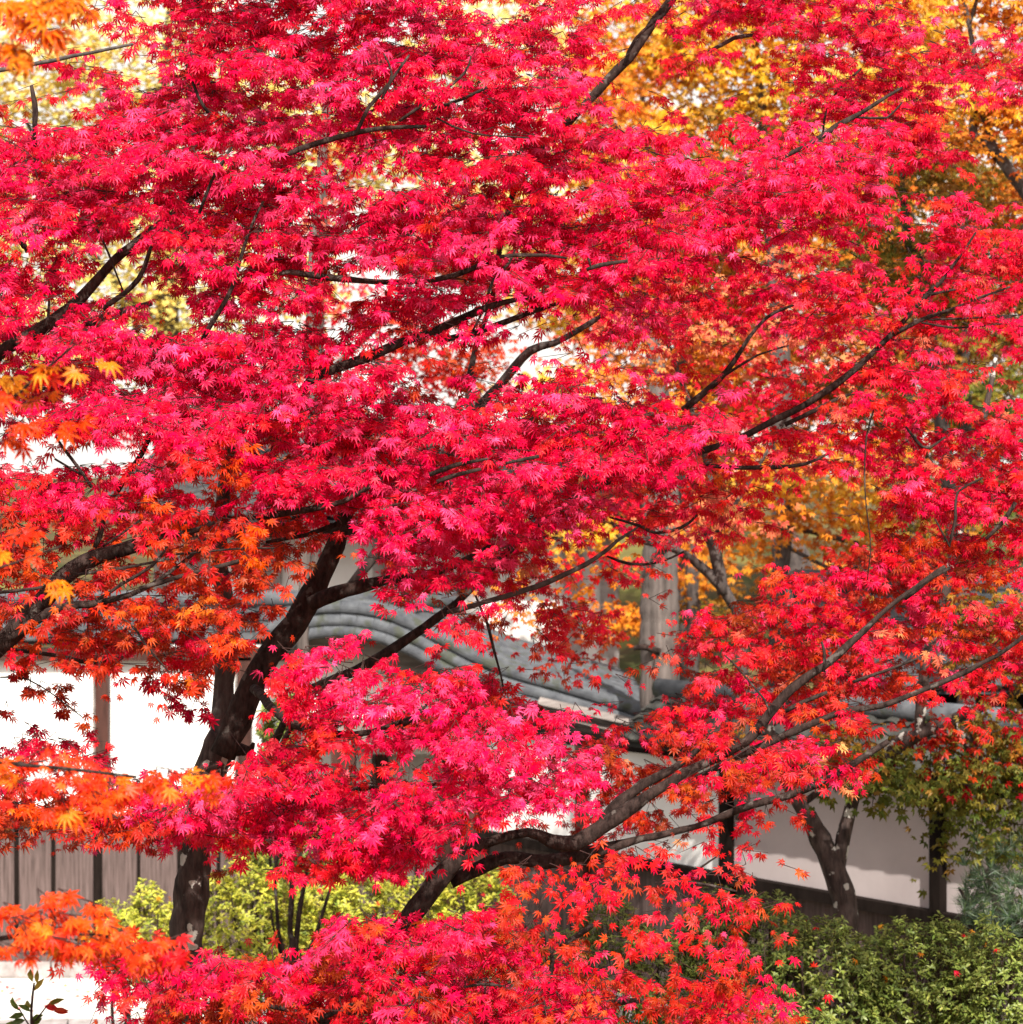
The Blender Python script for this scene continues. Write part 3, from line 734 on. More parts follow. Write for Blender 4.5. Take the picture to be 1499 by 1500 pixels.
# --- right tree wood (leans right)
branch(C3, [(330, 2150, 40), (380, 1800, 30), (480, 1520, 22), (560, 1400, 17), (592, 1355, 15), (626, 1312, 16), (656, 1276, 15), (682, 1252, 11), (722, 1234, 9), (772, 1222, 9), (806, 1236, 10), (842, 1240, 12), (882, 1214, 11), (924, 1186, 10), (962, 1162, 9), (1002, 1138, 9), (1052, 1112, 8), (1092, 1090, 9), (1118, 1060, 9), (1146, 1026, 9), (1176, 1000, 8), (1208, 978, 7), (1244, 945, 7), (1272, 918, 5), (1298, 892, 4), (1340, 862, 4), (1392, 832, 3)], 9.7, 'trunk', BARK, 14, vis=(4, 26))
branch(C3, [(660, 1290, 10), (700, 1272, 10), (740, 1255, 10), (800, 1262, 10), (860, 1250, 10), (920, 1234, 8), (980, 1222, 6), (1040, 1205, 6), (1100, 1182, 7), (1160, 1166, 7), (1215, 1142, 7), (1262, 1112, 6), (1302, 1086, 5)], 9.8)
branch(C3, [(862, 1232, 9), (895, 1190, 10), (940, 1150, 9), (985, 1128, 7), (1030, 1090, 5), (1060, 1060, 3)], 9.85)
branch(C3, [(1020, 1140, 6), (1110, 1096, 6), (1166, 1072, 7), (1202, 1056, 6), (1245, 1041, 6), (1290, 1036, 5), (1332, 1020, 5), (1382, 1000, 5), (1460, 960, 4), (1540, 900, 3)], 9.8)
branch(C3, [(1150, 1042, 4), (1180, 1026, 4), (1212, 1014, 3)], 9.7)
branch(C3, [(1250, 1000, 3), (1300, 982, 3), (1345, 964, 2)], 9.7)
branch(C3, [(1128, 1050, 2), (1120, 1025, 2), (1085, 985, 2), (1062, 960, 1.5)], 9.6)
branch(C3, [(1206, 985, 3), (1208, 960, 3), (1204, 940, 2)], 9.6)
branch(C3, [(380, 1150, 8, .6), (425, 1040, 8, .4), (472, 1004, 9), (522, 984, 9), (582, 948, 9), (640, 906, 8), (672, 882, 7), (745, 808, 7), (805, 755, 7), (865, 718, 7), (915, 694, 7), (990, 672, 6), (1085, 640, 6), (1140, 612, 6), (1182, 590, 6), (1236, 554, 6), (1276, 520, 5), (1312, 484, 5), (1342, 450, 4), (1366, 424, 5), (1388, 400, 3), (1430, 340, 2)], 10.3, 'limb', BARK, vis=(12, 20))
for q_ in np.linspace(0, 1, 24): BR.append((472 + 200 * q_, 1004 - 122 * q_, 10, 10.3))
branch(C3, [(655, 898, 5), (720, 880, 5), (800, 855, 5), (870, 820, 4), (905, 792, 3), (935, 772, 2)], 10.2, 'limb', BARKG)
branch(C3, [(696, 872, 2), (714, 915, 3), (724, 955, 2.5), (738, 1010, 1.5)], 10.6)
branch(C3, [(1150, 622, 4), (1196, 600, 4), (1232, 582, 3), (1262, 574, 2)], 10.2)
branch(C3, [(1020, 680, 3), (1070, 686, 4), (1130, 685, 4), (1180, 680, 3), (1214, 664, 2)], 10.1)
branch(C3, [(893, 758, 2), (940, 772, 3), (962, 780, 3), (1000, 772, 3), (1022, 754, 2)], 10.2)
branch(C3, [(890, 815, 2), (925, 826, 3), (965, 824, 2), (1002, 808, 2)], 10.3)
branch(C3, [(1000, 600, 6), (1040, 568, 6), (1064, 545, 5), (1088, 512, 4), (1110, 480, 3), (1136, 458, 3), (1170, 444, 2)], 10.5)
branch(C3, [(1064, 548, 3), (1110, 520, 2), (1160, 505, 1.5)], 10.4)
branch(C3, [(1308, 490, 4), (1350, 468, 4), (1388, 455, 3), (1440, 434, 2), (1480, 420, 2)], 10.2)
branch(C3, [(1362, 468, 2), (1420, 466, 2), (1490, 462, 1.5)], 10.2); branch(C3, [(1350, 472, 2), (1400, 480, 2), (1470, 474, 1.5)], 10.2)
branch(C3, [(1362, 432, 3), (1400, 424, 2)], 10.1)
branch(C3, [(1285, 590, 1.6), (1270, 640, 1.5), (1268, 720, 1.3), (1275, 790, 1.2), (1271, 850, .9)], 10.0)
branch(C3, [(1130, 240, 3), (1190, 208, 5), (1226, 186, 5), (1262, 166, 4), (1300, 142, 3), (1322, 128, 2)], 9.6)
branch(C3, [(1255, 172, 2), (1300, 172, 2), (1322, 150, 1.5)], 9.6); branch(C3, [(1205, 200, 2), (1215, 150, 2), (1262, 100, 2)], 10.4)
branch(C3, [(1038, 75, 3), (1075, 55, 4), (1100, 52, 3), (1145, 38, 2)], 10.4, 'limb', BARKG)
branch(C3, [(1325, 876, 6), (1352, 855, 6), (1385, 830, 4)], 9.7)
branch(C3, [(1392, 800, 2), (1400, 760, 3), (1402, 722, 2), (1440, 700, 2)], 9.9); branch(C3, [(1392, 800, 2), (1370, 760, 1.5)], 9.9)
branch(C3, [(1445, 790, 3), (1470, 765, 4), (1488, 736, 4)], 10); branch(C3, [(1327, 625, 2), (1345, 648, 3), (1362, 658, 3), (1385, 640, 1.5)], 10.1)
# --- low tree wood
branch(E, [(760, 2300, 26), (740, 1900, 22), (720, 1650, 16), (760, 1560, 13), (860, 1480, 9), (930, 1465, 5), (990, 1466, 3)], 8.5, 'trunk', BARK, vis=False)
branch(E, [(722, 1650, 12), (600, 1560, 9), (480, 1500, 7), (380, 1470, 4), (250, 1450, 3)], 8.4, vis=False)
branch(E, [(470, 1492, 5), (500, 1480, 5), (520, 1470, 3)], 8.2)
branch(E, [(820, 1385, 4), (860, 1362, 5), (880, 1345, 3)], 9); branch(E, [(765, 1362, 2), (785, 1340, 3), (800, 1305, 2)], 8.7)
branch(E, [(680, 1446, 2), (705, 1442, 3), (735, 1444, 2)], 8.1); branch(E, [(800, 1360, 3), (802, 1380, 4), (810, 1405, 4), (780, 1560, 6)], 8.8)
branch(E, [(1000, 1290, 2), (1040, 1296, 2.5), (1080, 1306, 2)], 9); branch(E, [(1025, 1272, 2), (1050, 1255, 1.5)], 9)

HL.build('hanging_sprays', T7, B)['label'] = 'small dark red sprays hanging in front of the white wall'; HT.build('hanging_twigs', B)
for k, nm in (('A', 'crown'), ('B', 'crown'), ('C', 'crown'), ('E', 'crown')):
    LV[k].build(nm, T7, trees[k], near=True); TW[k].build('twigs', trees[k], near=True)
LVlow.build('lower_crown', T7, A, near=True)['label'] = 'bright crimson lower boughs in front of the trunk'

# --- near orange maple at the left edge
Fm = empty('maple_tree', (-2.6, 5.2, ground_h(0, 5.2)), 'bright orange maple boughs nearest the camera along the left edge', 'tree')
L = Leaves(); T = Twigs()
def near_spray(px, py, D, key, n, size=.048, spread=.1):
    spray(L, T, P(px, py, D), np.array([.9, -.3, -.25]), key, n=n, size=size, spread=spread, droop=.35)
for px in range(-60, 300, 17):
    for _ in range(1):
        yy = 1112 + px * .09 + rng.normal(0, 13)
        near_spray(px, yy, 5.9 + rng.normal(0, .08), 'N' if rng.random() < .88 else 'Z', 5, .034, .08)
for px in range(-20, 160, 22):
    near_spray(px, 1148 + rng.normal(0, 12), 5.85, 'Z' if rng.random() < .3 else 'N', 4, .034, .06)
for px, py in [(-30, 1330), (5, 1322), (25, 1345), (55, 1302), (85, 1302), (115, 1315), (135, 1325)]:
    near_spray(px, py, 5.8, 'N', 4, .036, .06)
for _ in range(26):
    u = rng.random(); px = 10 + u * 200 + rng.normal(0, 14); py = 1338 + u * 42 + rng.normal(0, 17)
    near_spray(px, py, 5.8 + rng.normal(0, .08), 'N' if rng.random() < .8 else 'Z', 5, .034, .07)
for px, py in [(215, 1395), (235, 1412), (-10, 1375), (250, 1375), (225, 1370)]:
    near_spray(px, py, 5.8, 'N' if px < 240 else 'R', 4, .036, .06)
for px, py in [(-10, 5), (15, 0), (45, 2), (65, 12), (85, -2), (95, 8), (45, 48), (55, 55), (5, 70), (20, 78), (30, 30), (75, -10), (60, 20), (-15, 75)]:
    near_spray(px, py - 8, 5.2, 'Z', 4, .042, .06)
for px, py in [(-20, 545), (15, 560), (45, 548), (80, 530), (20, 620), (-10, 640), (110, 540), (30, 600), (-25, 800), (5, 795), (20, 805), (60, 850), (110, 610), (10, 570)]:
    near_spray(px, py - 8, 5.9, 'N' if rng.random() < .5 else 'Z', 3, .042, .07)
for pts in ([(-500, 1500, 30), (-300, 1420, 16), (-80, 1388, 6), (0, 1378, 4), (80, 1366, 3), (160, 1372, 2)],
            [(-520, 1300, 24), (-300, 1180, 14), (-60, 1120, 5), (60, 1122, 3), (200, 1138, 2)],
            [(-520, 900, 22), (-300, 700, 12), (-100, 640, 4), (0, 596, 2.5), (80, 530, 2), (110, 505, 1.5)],
            [(-500, 250, 16), (-250, 60, 8), (-60, 10, 4), (40, 5, 2.5), (110, 0, 2)],
            [(-200, 850, 5), (-60, 845, 2), (20, 825, 1.5), (90, 800, 1.5)]):
    branch(Fm, pts, 5.85)
branch(Fm, [(-620, 2300, 70), (-560, 1800, 52), (-520, 1300, 42), (-520, 900, 34), (-500, 250, 22)], 5.85, 'trunk', BARK, 14)
L.build('crown', T7, Fm); T.build('twigs', Fm)

# ==================================================================== MIDDLE AND FAR TREES
def blob_tree(name, label, base_px, D, blobs, key, size=.055, tmpl=T3, trunk=None, bark=BARKG, cover=2.4, group=None, depth=None, cat='tree', key2=None, twig=True):
    root = empty(name, (Xw(base_px, D), D, ground_h(0, D)), label, cat, group)
    L = Leaves(); T = Twigs(); gz_ = ground_h(0, D)
    px_m = F / D
    for (cx, cy, rx, ry, *ex) in blobs:
        kk = ex[0] if ex else key
        dd = (ex[1] if len(ex) > 1 else 0)
        area = math.pi * rx * ry; la = (size * px_m) ** 2 * .85
        n = int(area / la * cover)
        # clumps give the crown gaps and light and dark masses
        ncl = max(6, int(n / 26))
        for _ in range(ncl):
            while True:
                u = rng.uniform(-1, 1, 3)
                if (u ** 2).sum() < 1: break
            cpt = P(cx + u[0] * rx, cy + u[2] * ry, D + dd); cpt[1] += u[1] * (depth or (rx / px_m) * .7)
            cr = rng.uniform(.12, .3) * (D / 20) ** .5
            out = rng.normal(0, 1, 3); out[2] -= .2; out /= np.linalg.norm(out)
            bc = pick(kk)
            T.add(cpt + np.array([0, 0, -.03]), cpt + out * cr, .004)
            for _q in range(26):
                o_ = rng.normal(0, 1, 3) * np.array([cr, cr, cr * .38])
                nn = np.array([rng.normal(0, .5), -.45 + rng.normal(0, .4), .8 + rng.normal(0, .3)])
                td = np.array([rng.normal(0, .6), -.3 + rng.normal(0, .4), -.6])
                L.add(cpt + o_, nn, td, size * rng.uniform(.7, 1.25), bc * .5 + pick(kk) * .5)
    L.build('crown', tmpl, root)
    if twig: T.build('twigs', root)
    first = True
    for pts in (trunk or []):
        branch(root, pts, D, 'trunk' if first else 'limb', bark, 9); first = False
    return root

# shaded tree in front of the grey-mauve wall, forked trunk
blob_tree('maple_tree', 'olive green maple with forked trunk before the shaded wall at right', 1240, 13.6,
  [(1330, 1135, 150, 45, 'V'), (1450, 1170, 110, 50, 'V'), (1440, 1240, 75, 45, 'V'), (1330, 1150, 70, 30, 'V'), (1450, 1080, 70, 45, 'L'), (1390, 1105, 50, 35, 'O'), (1560, 1150, 120, 110, 'V'), (1230, 1100, 80, 40, 'L'),
   (1470, 940, 120, 70, 'L'), (1350, 850, 100, 80, 'O', .4), (1640, 980, 120, 130, 'V'), (1220, 960, 100, 80, 'O', .4)],
  'V', .05, T3, [
   [(1244, 1800, 26), (1242, 1500, 19), (1240, 1345, 18), (1233, 1300, 19), (1220, 1262, 17), (1204, 1228, 15), (1186, 1196, 13), (1166, 1166, 11), (1140, 1110, 9), (1120, 1040, 7)],
   [(1226, 1275, 12), (1236, 1226, 11), (1246, 1180, 9), (1262, 1150, 8), (1300, 1110, 8), (1345, 1075, 10), (1400, 1052, 9), (1445, 1034, 6), (1500, 1008, 4)],
   [(1345, 1080, 8), (1360, 960, 8), (1400, 800, 7), (1440, 620, 5), (1460, 520, 3)],
   [(1180, 1175, 5), (1225, 1140, 7), (1275, 1108, 7), (1330, 1075, 6)],
   [(1400, 1052, 7), (1420, 1090, 9), (1440, 1130, 5)]], BARKL, 2.6, twig=True)

blob_tree('maple_tree', 'glowing yellow maple behind the red boughs at upper right', 1120, 24,
  [(1100, 90, 110, 80, 'Y'), (1150, 160, 110, 70, 'Y'), (1020, 95, 70, 40, 'A'), (1180, 250, 120, 50, 'A'), (1150, 10, 120, 70, 'Y'), (1060, -90, 180, 90, 'Y'), (1050, 210, 70, 40, 'L'), (1300, 130, 90, 100, 'Y'), (1300, 20, 110, 80, 'Y'), (1240, 320, 90, 60, 'A'), (960, 30, 70, 80, 'Y'), (1000, 300, 90, 60, 'A')],
  'Y', .075, T3, [[(1150, 1100, 20), (1145, 600, 16), (1130, 300, 12), (1110, 100, 6), (1090, -60, 4)], [(1135, 330, 8), (1180, 200, 5), (1250, 120, 3)]], cover=3.4)
blob_tree('maple_tree', 'orange maple with pale bare fork in the top right corner', 1520, 17,
  [(1455, 30, 60, 40, 'A'), (1500, 130, 60, 60, 'A'), (1480, 200, 50, 40, 'A'), (1420, 150, 25, 18, 'Y'), (1560, 60, 100, 120, 'A'), (1450, -70, 120, 60, 'A'), (1600, 220, 100, 80, 'A')],
  'A', .06, T3, [[(1640, 1000, 26), (1620, 600, 20), (1560, 360, 14), (1505, 285, 11), (1480, 252, 9), (1452, 220, 8), (1425, 196, 7), (1428, 160, 5), (1432, 115, 4), (1420, 40, 4), (1408, -10, 3)],
   [(1462, 230, 5), (1446, 180, 5), (1424, 140, 3), (1416, 120, 2)], [(1448, 180, 3), (1452, 150, 3), (1458, 120, 2)], [(1420, 36, 3), (1434, -8, 3)]], BARKG, 3.0)
blob_tree('maple_tree', 'thin brownish olive maple below the orange crown at upper right', 1380, 19,
  [(1400, 260, 110, 60, 'L'), (1330, 220, 60, 50, 'L'), (1320, 400, 90, 60, 'L'), (1290, 330, 60, 50, 'V'), (1450, 330, 90, 30, 'L'), (1480, 300, 90, 40, 'A'), (1420, 420, 110, 60, 'L'), (1380, 170, 60, 60, 'A'), (1500, 400, 90, 80, 'L')],
  'L', .06, T3, [[(1420, 1100, 14), (1400, 800, 12), (1370, 560, 10), (1350, 400, 8), (1330, 350, 7), (1318, 220, 4)], [(1345, 360, 6), (1300, 335, 3), (1270, 330, 2)]], BARKG, 2.6)
blob_tree('ginkgo_tree', 'pale yellow sunlit tree far behind the crimson crown at upper left', 250, 33,
  [(60, 120, 160, 110, 'P'), (230, 90, 160, 100, 'P'), (420, 180, 180, 110, 'P'), (600, 240, 160, 90, 'P'), (150, 330, 200, 120, 'P'), (330, 420, 180, 90, 'P'), (100, 500, 200, 90, 'P'), (700, 60, 160, 90, 'P'), (740, 330, 100, 60, 'P'), (-150, 250, 200, 300, 'P')],
  'P', .1, TFAN, [[(250, 1050, 26), (255, 700, 22), (245, 400, 16), (240, 150, 10), (250, 0, 5)], [(250, 430, 8), (400, 220, 5), (560, 200, 3)], [(248, 500, 8), (120, 350, 5), (40, 180, 3)]], cover=4.5)
blob_tree('maple_tree', 'salmon and orange maple seen through the gap right of centre', 1050, 15.5,
  [(960, 480, 110, 70, 'K'), (1060, 470, 110, 70, 'K'), (1180, 500, 120, 60, 'K'), (1000, 560, 110, 50, 'A'), (900, 520, 70, 60, 'K'), (1130, 600, 130, 60, 'R'), (1010, 680, 110, 60, 'R'), (1070, 740, 100, 50, 'K'), (960, 760, 80, 40, 'R'), (880, 850, 70, 60, 'R'), (790, 860, 60, 60, 'A'), (830, 940, 70, 40, 'O'), (1150, 400, 60, 40, 'K'), (1200, 700, 60, 60, 'A')],
  'K', .05, T3, [[(1090, 1200, 12), (1085, 930, 9), (1070, 880, 8), (1050, 852, 8), (1002, 812, 6), (935, 790, 5), (900, 770, 3)], [(1060, 870, 9), (1046, 800, 9), (1036, 778, 7), (1040, 700, 5), (1000, 560, 4), (960, 460, 3)], [(1050, 780, 4), (1100, 700, 3), (1180, 560, 3)]], BARKG, 1.15)
blob_tree('maple_tree', 'yellow and amber maple above the mossy bank right of the cedar', 1150, 22,
  [(1210, 720, 80, 40, 'Y'), (1240, 770, 60, 50, 'A'), (1170, 760, 50, 40, 'A'), (1100, 790, 80, 30, 'A'), (1290, 690, 60, 50, 'A'), (1030, 800, 60, 30, 'A'), (1170, 680, 60, 30, 'A')],
  'Y', .065, T3, [[(1140, 1100, 12), (1140, 900, 12), (1148, 820, 11), (1155, 760, 10), (1165, 700, 6), (1180, 640, 4)], [(1150, 800, 3), (1230, 840, 3), (1300, 860, 2)], [(1150, 770, 3), (1230, 790, 4), (1280, 800, 2)]], BARKG, 2.3)
blob_tree('maple_tree', 'amber and orange maple over the bank between cedar and red boughs', 1000, 25,
  [(850, 780, 50, 40, 'Y'), (1020, 840, 90, 40, 'A'), (900, 900, 60, 30, 'A'), (1040, 900, 60, 40, 'L'), (1180, 860, 60, 40, 'A'), (950, 620, 150, 70, 'A'), (820, 590, 80, 60, 'Y')],
  'A', .075, T3, [[(1010, 1150, 10), (1015, 900, 10), (1000, 700, 8), (960, 560, 4)]], BARKG, 1.6)
blob_tree('maple_tree', 'broad amber maple filling the far background right of centre', 1010, 28,
  [(900, 300, 120, 90, 'A'), (1000, 380, 130, 90, 'A'), (1120, 400, 120, 80, 'L'), (880, 150, 90, 80, 'A'), (1250, 480, 130, 90, 'A'), (1100, 560, 150, 80, 'A'), (960, 700, 120, 60, 'K'), (1240, 600, 100, 60, 'L'), (820, 420, 70, 70, 'Y')],
  'A', .085, T3, [[(1000, 1100, 14), (1005, 800, 13), (1000, 500, 10), (980, 300, 5)], [(1003, 600, 7), (1100, 450, 5), (1200, 380, 3)], [(1001, 520, 6), (900, 350, 4), (880, 200, 2)]], cover=2.4)
blob_tree('maple_tree', 'olive and rust maple filling the far background at the right edge', 1420, 27,
  [(1400, 480, 130, 90, 'L'), (1450, 620, 130, 90, 'V'), (1360, 740, 120, 80, 'L'), (1480, 780, 120, 90, 'V'), (1400, 880, 150, 60, 'L'), (1300, 560, 80, 60, 'L'), (1280, 880, 90, 50, 'A'), (1450, 380, 110, 60, 'L')],
  'L', .085, T3, [[(1425, 1100, 14), (1420, 800, 12), (1410, 500, 8), (1400, 380, 4)], [(1418, 760, 6), (1340, 640, 4), (1300, 560, 2)]], cover=2.2)
blob_tree('maple_tree', 'rust red maple far behind the upper crown left of centre', 460, 24,
  [(480, 220, 70, 50, 'O'), (470, 330, 60, 60, 'K'), (640, 330, 100, 60, 'R'), (560, 470, 120, 60, 'R'), (640, 500, 110, 50, 'O'), (680, 560, 70, 50, 'O'), (250, 640, 130, 60, 'R'), (640, 560, 80, 50, 'O'), (100, 280, 80, 60, 'K'), (380, 560, 120, 60, 'R'), (560, 650, 120, 60, 'O'), (150, 760, 120, 60, 'O')],
  'R', .07, T3, [[(458, 1150, 12), (462, 800, 10), (466, 500, 8), (476, 300, 5), (470, 180, 3)], [(465, 560, 5), (560, 470, 4), (650, 340, 2)], [(465, 620, 5), (330, 600, 4), (200, 650, 2)]], cover=1.3)
blob_tree('maple_tree', 'tall rust and amber tree farthest back at the upper right', 1330, 36,
  [(1230, 220, 130, 110, 'A'), (1380, 260, 130, 110, 'L'), (1500, 380, 130, 110, 'A'), (1330, 420, 150, 100, 'A'), (1200, 360, 120, 90, 'L'), (1470, 560, 140, 100, 'L'), (1330, 600, 120, 90, 'A'), (1390, 60, 110, 80, 'A')],
  'A', .12, T3, [[(1335, 1000, 16), (1332, 700, 14), (1330, 400, 10), (1345, 120, 4)], [(1332, 520, 7), (1240, 330, 4), (1215, 220, 2)], [(1331, 560, 7), (1450, 440, 4), (1510, 360, 2)]], cover=3.0)
blob_tree('maple_tree', 'tall golden orange tree farthest back behind the middle of the crown', 960, 37,
  [(930, 220, 130, 100, 'Y'), (1050, 300, 130, 100, 'A'), (1000, 480, 150, 110, 'A'), (1120, 520, 120, 90, 'Y'), (870, 420, 90, 90, 'A'), (1080, 680, 130, 80, 'A'), (900, 60, 120, 100, 'A'), (760, 330, 90, 80, 'O'), (640, 380, 90, 60, 'K')],
  'A', .12, T3, [[(965, 1000, 16), (962, 700, 14), (958, 400, 10), (940, 120, 4)], [(960, 520, 7), (860, 380, 4), (790, 320, 2)], [(961, 560, 7), (1080, 440, 4), (1120, 420, 2)]], cover=2.8)
# bare trunks
def trunk_thing(name, label, pts, D, m, cat='tree', sides=14):
    root = empty(name, (Xw(pts[0][0], D), D, ground_h(0, D)), label, cat)
    branch(root, pts, D, 'trunk', m, sides, .03)
    return root
ced = trunk_thing('cedar_tree', 'straight grey-brown cedar trunk standing at the gatehouse roof end', [(962, 1560, 36), (964, 1300, 32), (965, 1030, 29), (966, 880, 28), (967, 760, 27), (964, 640, 22), (960, 540, 14), (957, 440, 7)], 19.8, CEDAR)
branch(ced, [(968, 955, 5), (945, 948, 5), (928, 950, 3)], 19.6, 'limb'); branch(ced, [(992, 800, 6, .1), (960, 795, 6, -.3), (932, 788, 3, -.4)], 19.75, 'limb')
trunk_thing('tree_trunk', 'thick knotted brown trunk on the mossy bank beyond the cedar', [(1172, 1000, 26), (1170, 900, 22), (1168, 850, 21), (1165, 815, 20), (1150, 780, 12), (1142, 740, 8), (1140, 650, 5)], 24, BARKG)
trunk_thing('tree_trunk', 'slim grey trunk rising behind the left-hand fork of the main maple', [(440, 1150, 8), (445, 900, 8), (450, 700, 7), (455, 420, 7), (470, 250, 7), (478, 150, 6), (466, 60, 4)], 15, CEDAR)

# ==================================================================== SHRUBS
def shrub(label, cx, cy, rx, ry, D, key, n, size=.035, group=None, name='shrub', tmpl=TOV, stems=6, gaps=.0):
    root = empty(name, (Xw(cx, D), D, 0), label, 'shrub', group)
    L = Leaves(); T = Twigs(); sb = MB(); px_m = F / D; ctr = P(cx, cy, D); R = np.array([rx / px_m, rx / px_m * .8, ry / px_m])
    for _ in range(n):
        u = rng.normal(0, 1, 3); u /= np.linalg.norm(u); rad = rng.uniform(.35, 1.0) ** .5
        bump = 1 + .13 * math.sin(u[0] * 7 + cx) + .1 * math.sin(u[2] * 9 + u[0] * 5)
        q = ctr + u * R * rad * bump
        if q[2] < .02: continue
        dr = u * .5 + np.array([0, -.1, .75]) + rng.normal(0, .25, 3); dr /= np.linalg.norm(dr)
        T.add(q - dr * rng.uniform(.05, .14), q, .0022)
        bc = pick(key); a0 = rng.uniform(0, 6.28)
        s1 = np.cross(dr, [0.3, .8, .1]); s1 /= np.linalg.norm(s1); s2 = np.cross(dr, s1)
        for k in range(6):
            an = a0 + k * 1.05 + rng.normal(0, .2); side = math.cos(an) * s1 + math.sin(an) * s2
            td = side + dr * rng.uniform(.2, .9); nn = dr * 1.0 - side * .4 + rng.normal(0, .15, 3)
            L.add(q - dr * .012 * (k % 3), nn, td, size * rng.uniform(.75, 1.2), bc * .5 + pick(key) * .5)
    L.build('crown', tmpl, root, LEAFG); T.build('twigs', root)
    L2 = Leaves()
    for _ in range(8):
        u = rng.normal(0, 1, 3); u[2] = abs(u[2]); u[1] = -abs(u[1]) * .6; u /= np.linalg.norm(u)
        L2.add(ctr + u * R * rng.uniform(.9, 1.1), u + rng.normal(0, .4, 3), rng.normal(0, 1, 3), .035, pick('R' if rng.random() < .6 else 'A'))
    L2.build('caught_leaves', T5, root)['kind'] = 'stuff'
    for k in range(stems):
        an = k / stems * 6.28 + rng.normal(0, .3); b = np.array([ctr[0] + .1 * math.cos(an), ctr[1] + .08 * math.sin(an), 0])
        top = ctr + np.array([math.cos(an) * R[0] * .7, math.sin(an) * R[1] * .7, R[2] * rng.uniform(.2, .7)])
        mid = (b + top) / 2 + rng.normal(0, .06, 3)
        pth = smooth_path([[*b, .018], [*mid, .014], [*top, .006]], .08)
        mb = MB(); mb.tube(pth[:, :3], pth[:, 3], 6); mb.build('stem', BARK, root, True)
    return root
GS = 'clipped shrubs beneath the shaded wall'
shrub('green shrub below the forked trunk before the shaded wall', 1200, 1462, 130, 112, 12.2, 'g', 1500, group=GS)
shrub('green shrub right of the forked trunk under the grey-mauve panel', 1350, 1450, 125, 110, 12.4, 'g', 1500, group=GS)
shrub('green shrub whose top is mixed with red maple leaves below the first dark post', 1085, 1405, 120, 105, 12.8, 'g', 1200, group=GS)
shrub('dense green shrub at the bottom right corner below the pine', 1480, 1465, 120, 105, 12.0, 'g', 1300, group=GS)
shrub('green shrub behind the low red maple near the bottom centre', 900, 1440, 150, 110, 12.6, 'g', 1300, group=GS)
shrub('green shrub lowest in the frame beneath the low red boughs', 1090, 1560, 150, 110, 11.2, 'g', 900, group=GS)
YS = 'yellow-green shrubs in sun before the plank wall'
shrub('sunlit yellow-green shrub left of the lichen-spotted trunk', 215, 1375, 75, 75, 16.5, 'y', 800, .04, YS)
shrub('sunlit yellow-green shrub just right of the lichen-spotted trunk', 365, 1362, 105, 108, 16.0, 'y', 1400, .04, YS)
shrub('brightest yellow shrub between the thin stems and the leaning limb', 530, 1362, 110, 108, 16.3, 'y', 1400, .042, YS)
shrub('small yellow shrub seen under the leaning dark limb', 690, 1350, 80, 85, 16.6, 'y', 800, .042, YS)
shrub('dark green slender-leaved shrub against the wall right of the trunk', 430, 1240, 110, 45, 18.2, 'g', 500, .06, name='shrub')
shrub('light green leafy shrub between white wall and fork of the trunk', 420, 1075, 45, 60, 17.5, 'g', 240, .06)
# thin multi-stem plant
st = empty('young_tree', (*P(425, 1420, 14)[:2], 0), 'young plant of thin bare dark stems in front of the yellow shrub', 'tree')
for pts in ([(432, 1700, 5), (428, 1420, 5), (425, 1360, 4), (428, 1300, 4), (424, 1240, 2)], [(430, 1560, 4), (420, 1420, 4), (408, 1360, 3), (404, 1290, 2), (408, 1250, 2)],
            [(434, 1600, 4), (432, 1420, 4), (438, 1340, 4), (448, 1290, 3), (455, 1240, 2)], [(436, 1560, 3), (445, 1420, 3), (468, 1350, 3), (486, 1290, 2), (492, 1240, 1.5)], [(432, 1560, 3), (424, 1420, 3), (412, 1400, 2), (396, 1330, 1.5)]):
    branch(st, pts, 14, 'stem', BARK, 7)
# pine with needle tufts at right
pn = empty('pine_tree', (*P(1450, 1500, 13.2)[:2], 0), 'grey-green needled pine at the right edge in front of the pale wall', 'tree')
nd = Leaves(); TN = (np.array([(-.035, 0, 0), (.035, 0, 0), (0, 1, 0)]), np.array([(0, 1, 2)]))
for _ in range(260):
    cx_, cy_ = 1470 + rng.normal(0, 45), 1325 + rng.normal(0, 32)
    if cx_ < 1405 + abs(cy_ - 1290) * .2: cx_ = 1405 + rng.uniform(0, 60)
    q = P(cx_, cy_, 13.2 + rng.normal(0, .25)); dr = np.array([rng.normal(0, .6), rng.normal(0, .5), .6]); dr /= np.linalg.norm(dr)
    for k in range(14):
        td = dr + rng.normal(0, .5, 3); nd.add(q, np.array([rng.normal(0, .5), -1, .4]), td, rng.uniform(.06, .11), pick('e'))
nd.build('crown', TN, pn, LEAFG)
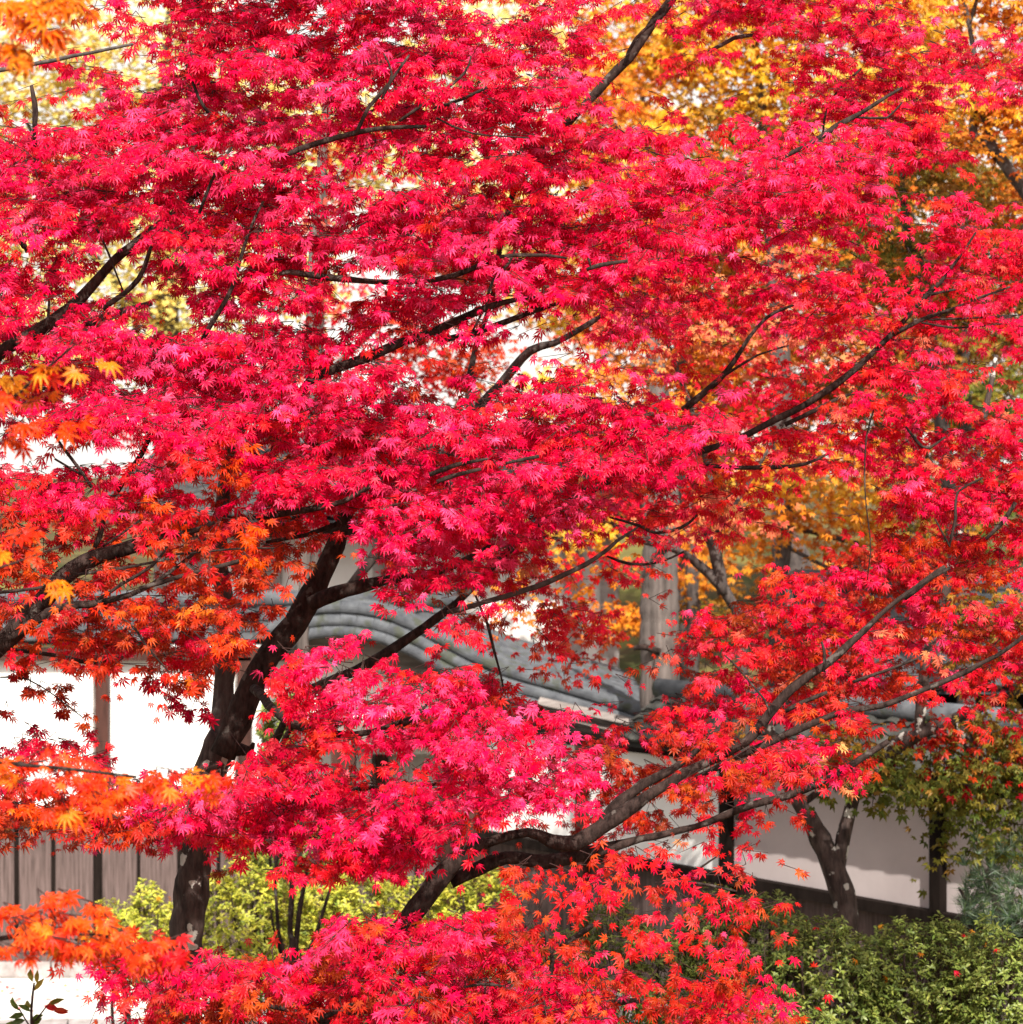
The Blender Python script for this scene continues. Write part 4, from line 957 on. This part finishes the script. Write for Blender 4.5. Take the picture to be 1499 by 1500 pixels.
branch(pn, [(1480, 1750, 14), (1478, 1500, 12), (1470, 1400, 9), (1460, 1320, 6), (1440, 1260, 3)], 13.2, 'trunk', BARKG)
branch(pn, [(1472, 1400, 5), (1430, 1340, 4), (1405, 1300, 2)], 13.2); branch(pn, [(1470, 1380, 5), (1510, 1320, 4), (1540, 1280, 2)], 13.2)
# small red-leaved plant bottom left
sp = empty('young_shrub', (*P(45, 1560, 12)[:2], 0), 'small upright plant with few reddish leaves on the pale gravel at bottom left', 'plant')
branch(sp, [(52, 1900, 2.5), (48, 1540, 2.5), (46, 1480, 2), (50, 1440, 1.5)], 11, 'stem', TWIG, 6)
branch(sp, [(47, 1500, 1.5), (70, 1472, 1)], 11, 'stem', TWIG, 5); branch(sp, [(47, 1510, 1.5), (28, 1478, 1)], 11, 'stem', TWIG, 5)
L = Leaves()
for px, py, dx, dz, c_ in [(50, 1442, -.3, 1, 'L'), (50, 1452, .5, .8, 'L'), (70, 1472, .9, .5, 'L'), (66, 1475, 1, -.1, 'K'), (46, 1478, -.6, .4, 'V'), (28, 1478, -.7, .9, 'V'), (36, 1490, -.9, -.2, 'V'), (80, 1480, 1, 0, 'O'), (46, 1500, .6, .5, 'V'), (30, 1500, -1, .3, 'V')]:
    for _ in range(2): L.add(P(px + rng.normal(0, 3), py + rng.normal(0, 3), 11), np.array([rng.normal(0, .3), -1, .4]), np.array([dx, -.1, dz]), .075, pick(c_))
L.build('foliage', TOV, sp)
# fallen leaves on ground
fl = Leaves(); root = None
for _ in range(2600):
    x = rng.uniform(-9, 7); y = rng.uniform(11, 21.2)
    fl.add(np.array([x, y, .012]), np.array([rng.normal(0, .15), rng.normal(0, .15), 1]), np.array([rng.normal(), rng.normal(), 0]), .045, pick('R' if rng.random() < .6 else 'A'))
dummy = fl.build('fallen_leaves', T5, None) if False else None
def _fl():
    e_ = bpy.data.objects.new('tmp', None); o = fl.build('fallen_leaves', T5, e_); o.parent = None; bpy.data.objects.remove(e_)
    tag(o, 'red and amber fallen maple leaves scattered on the ground', 'leaves', kind='stuff')
_fl()
print('objects', len(bpy.data.objects))
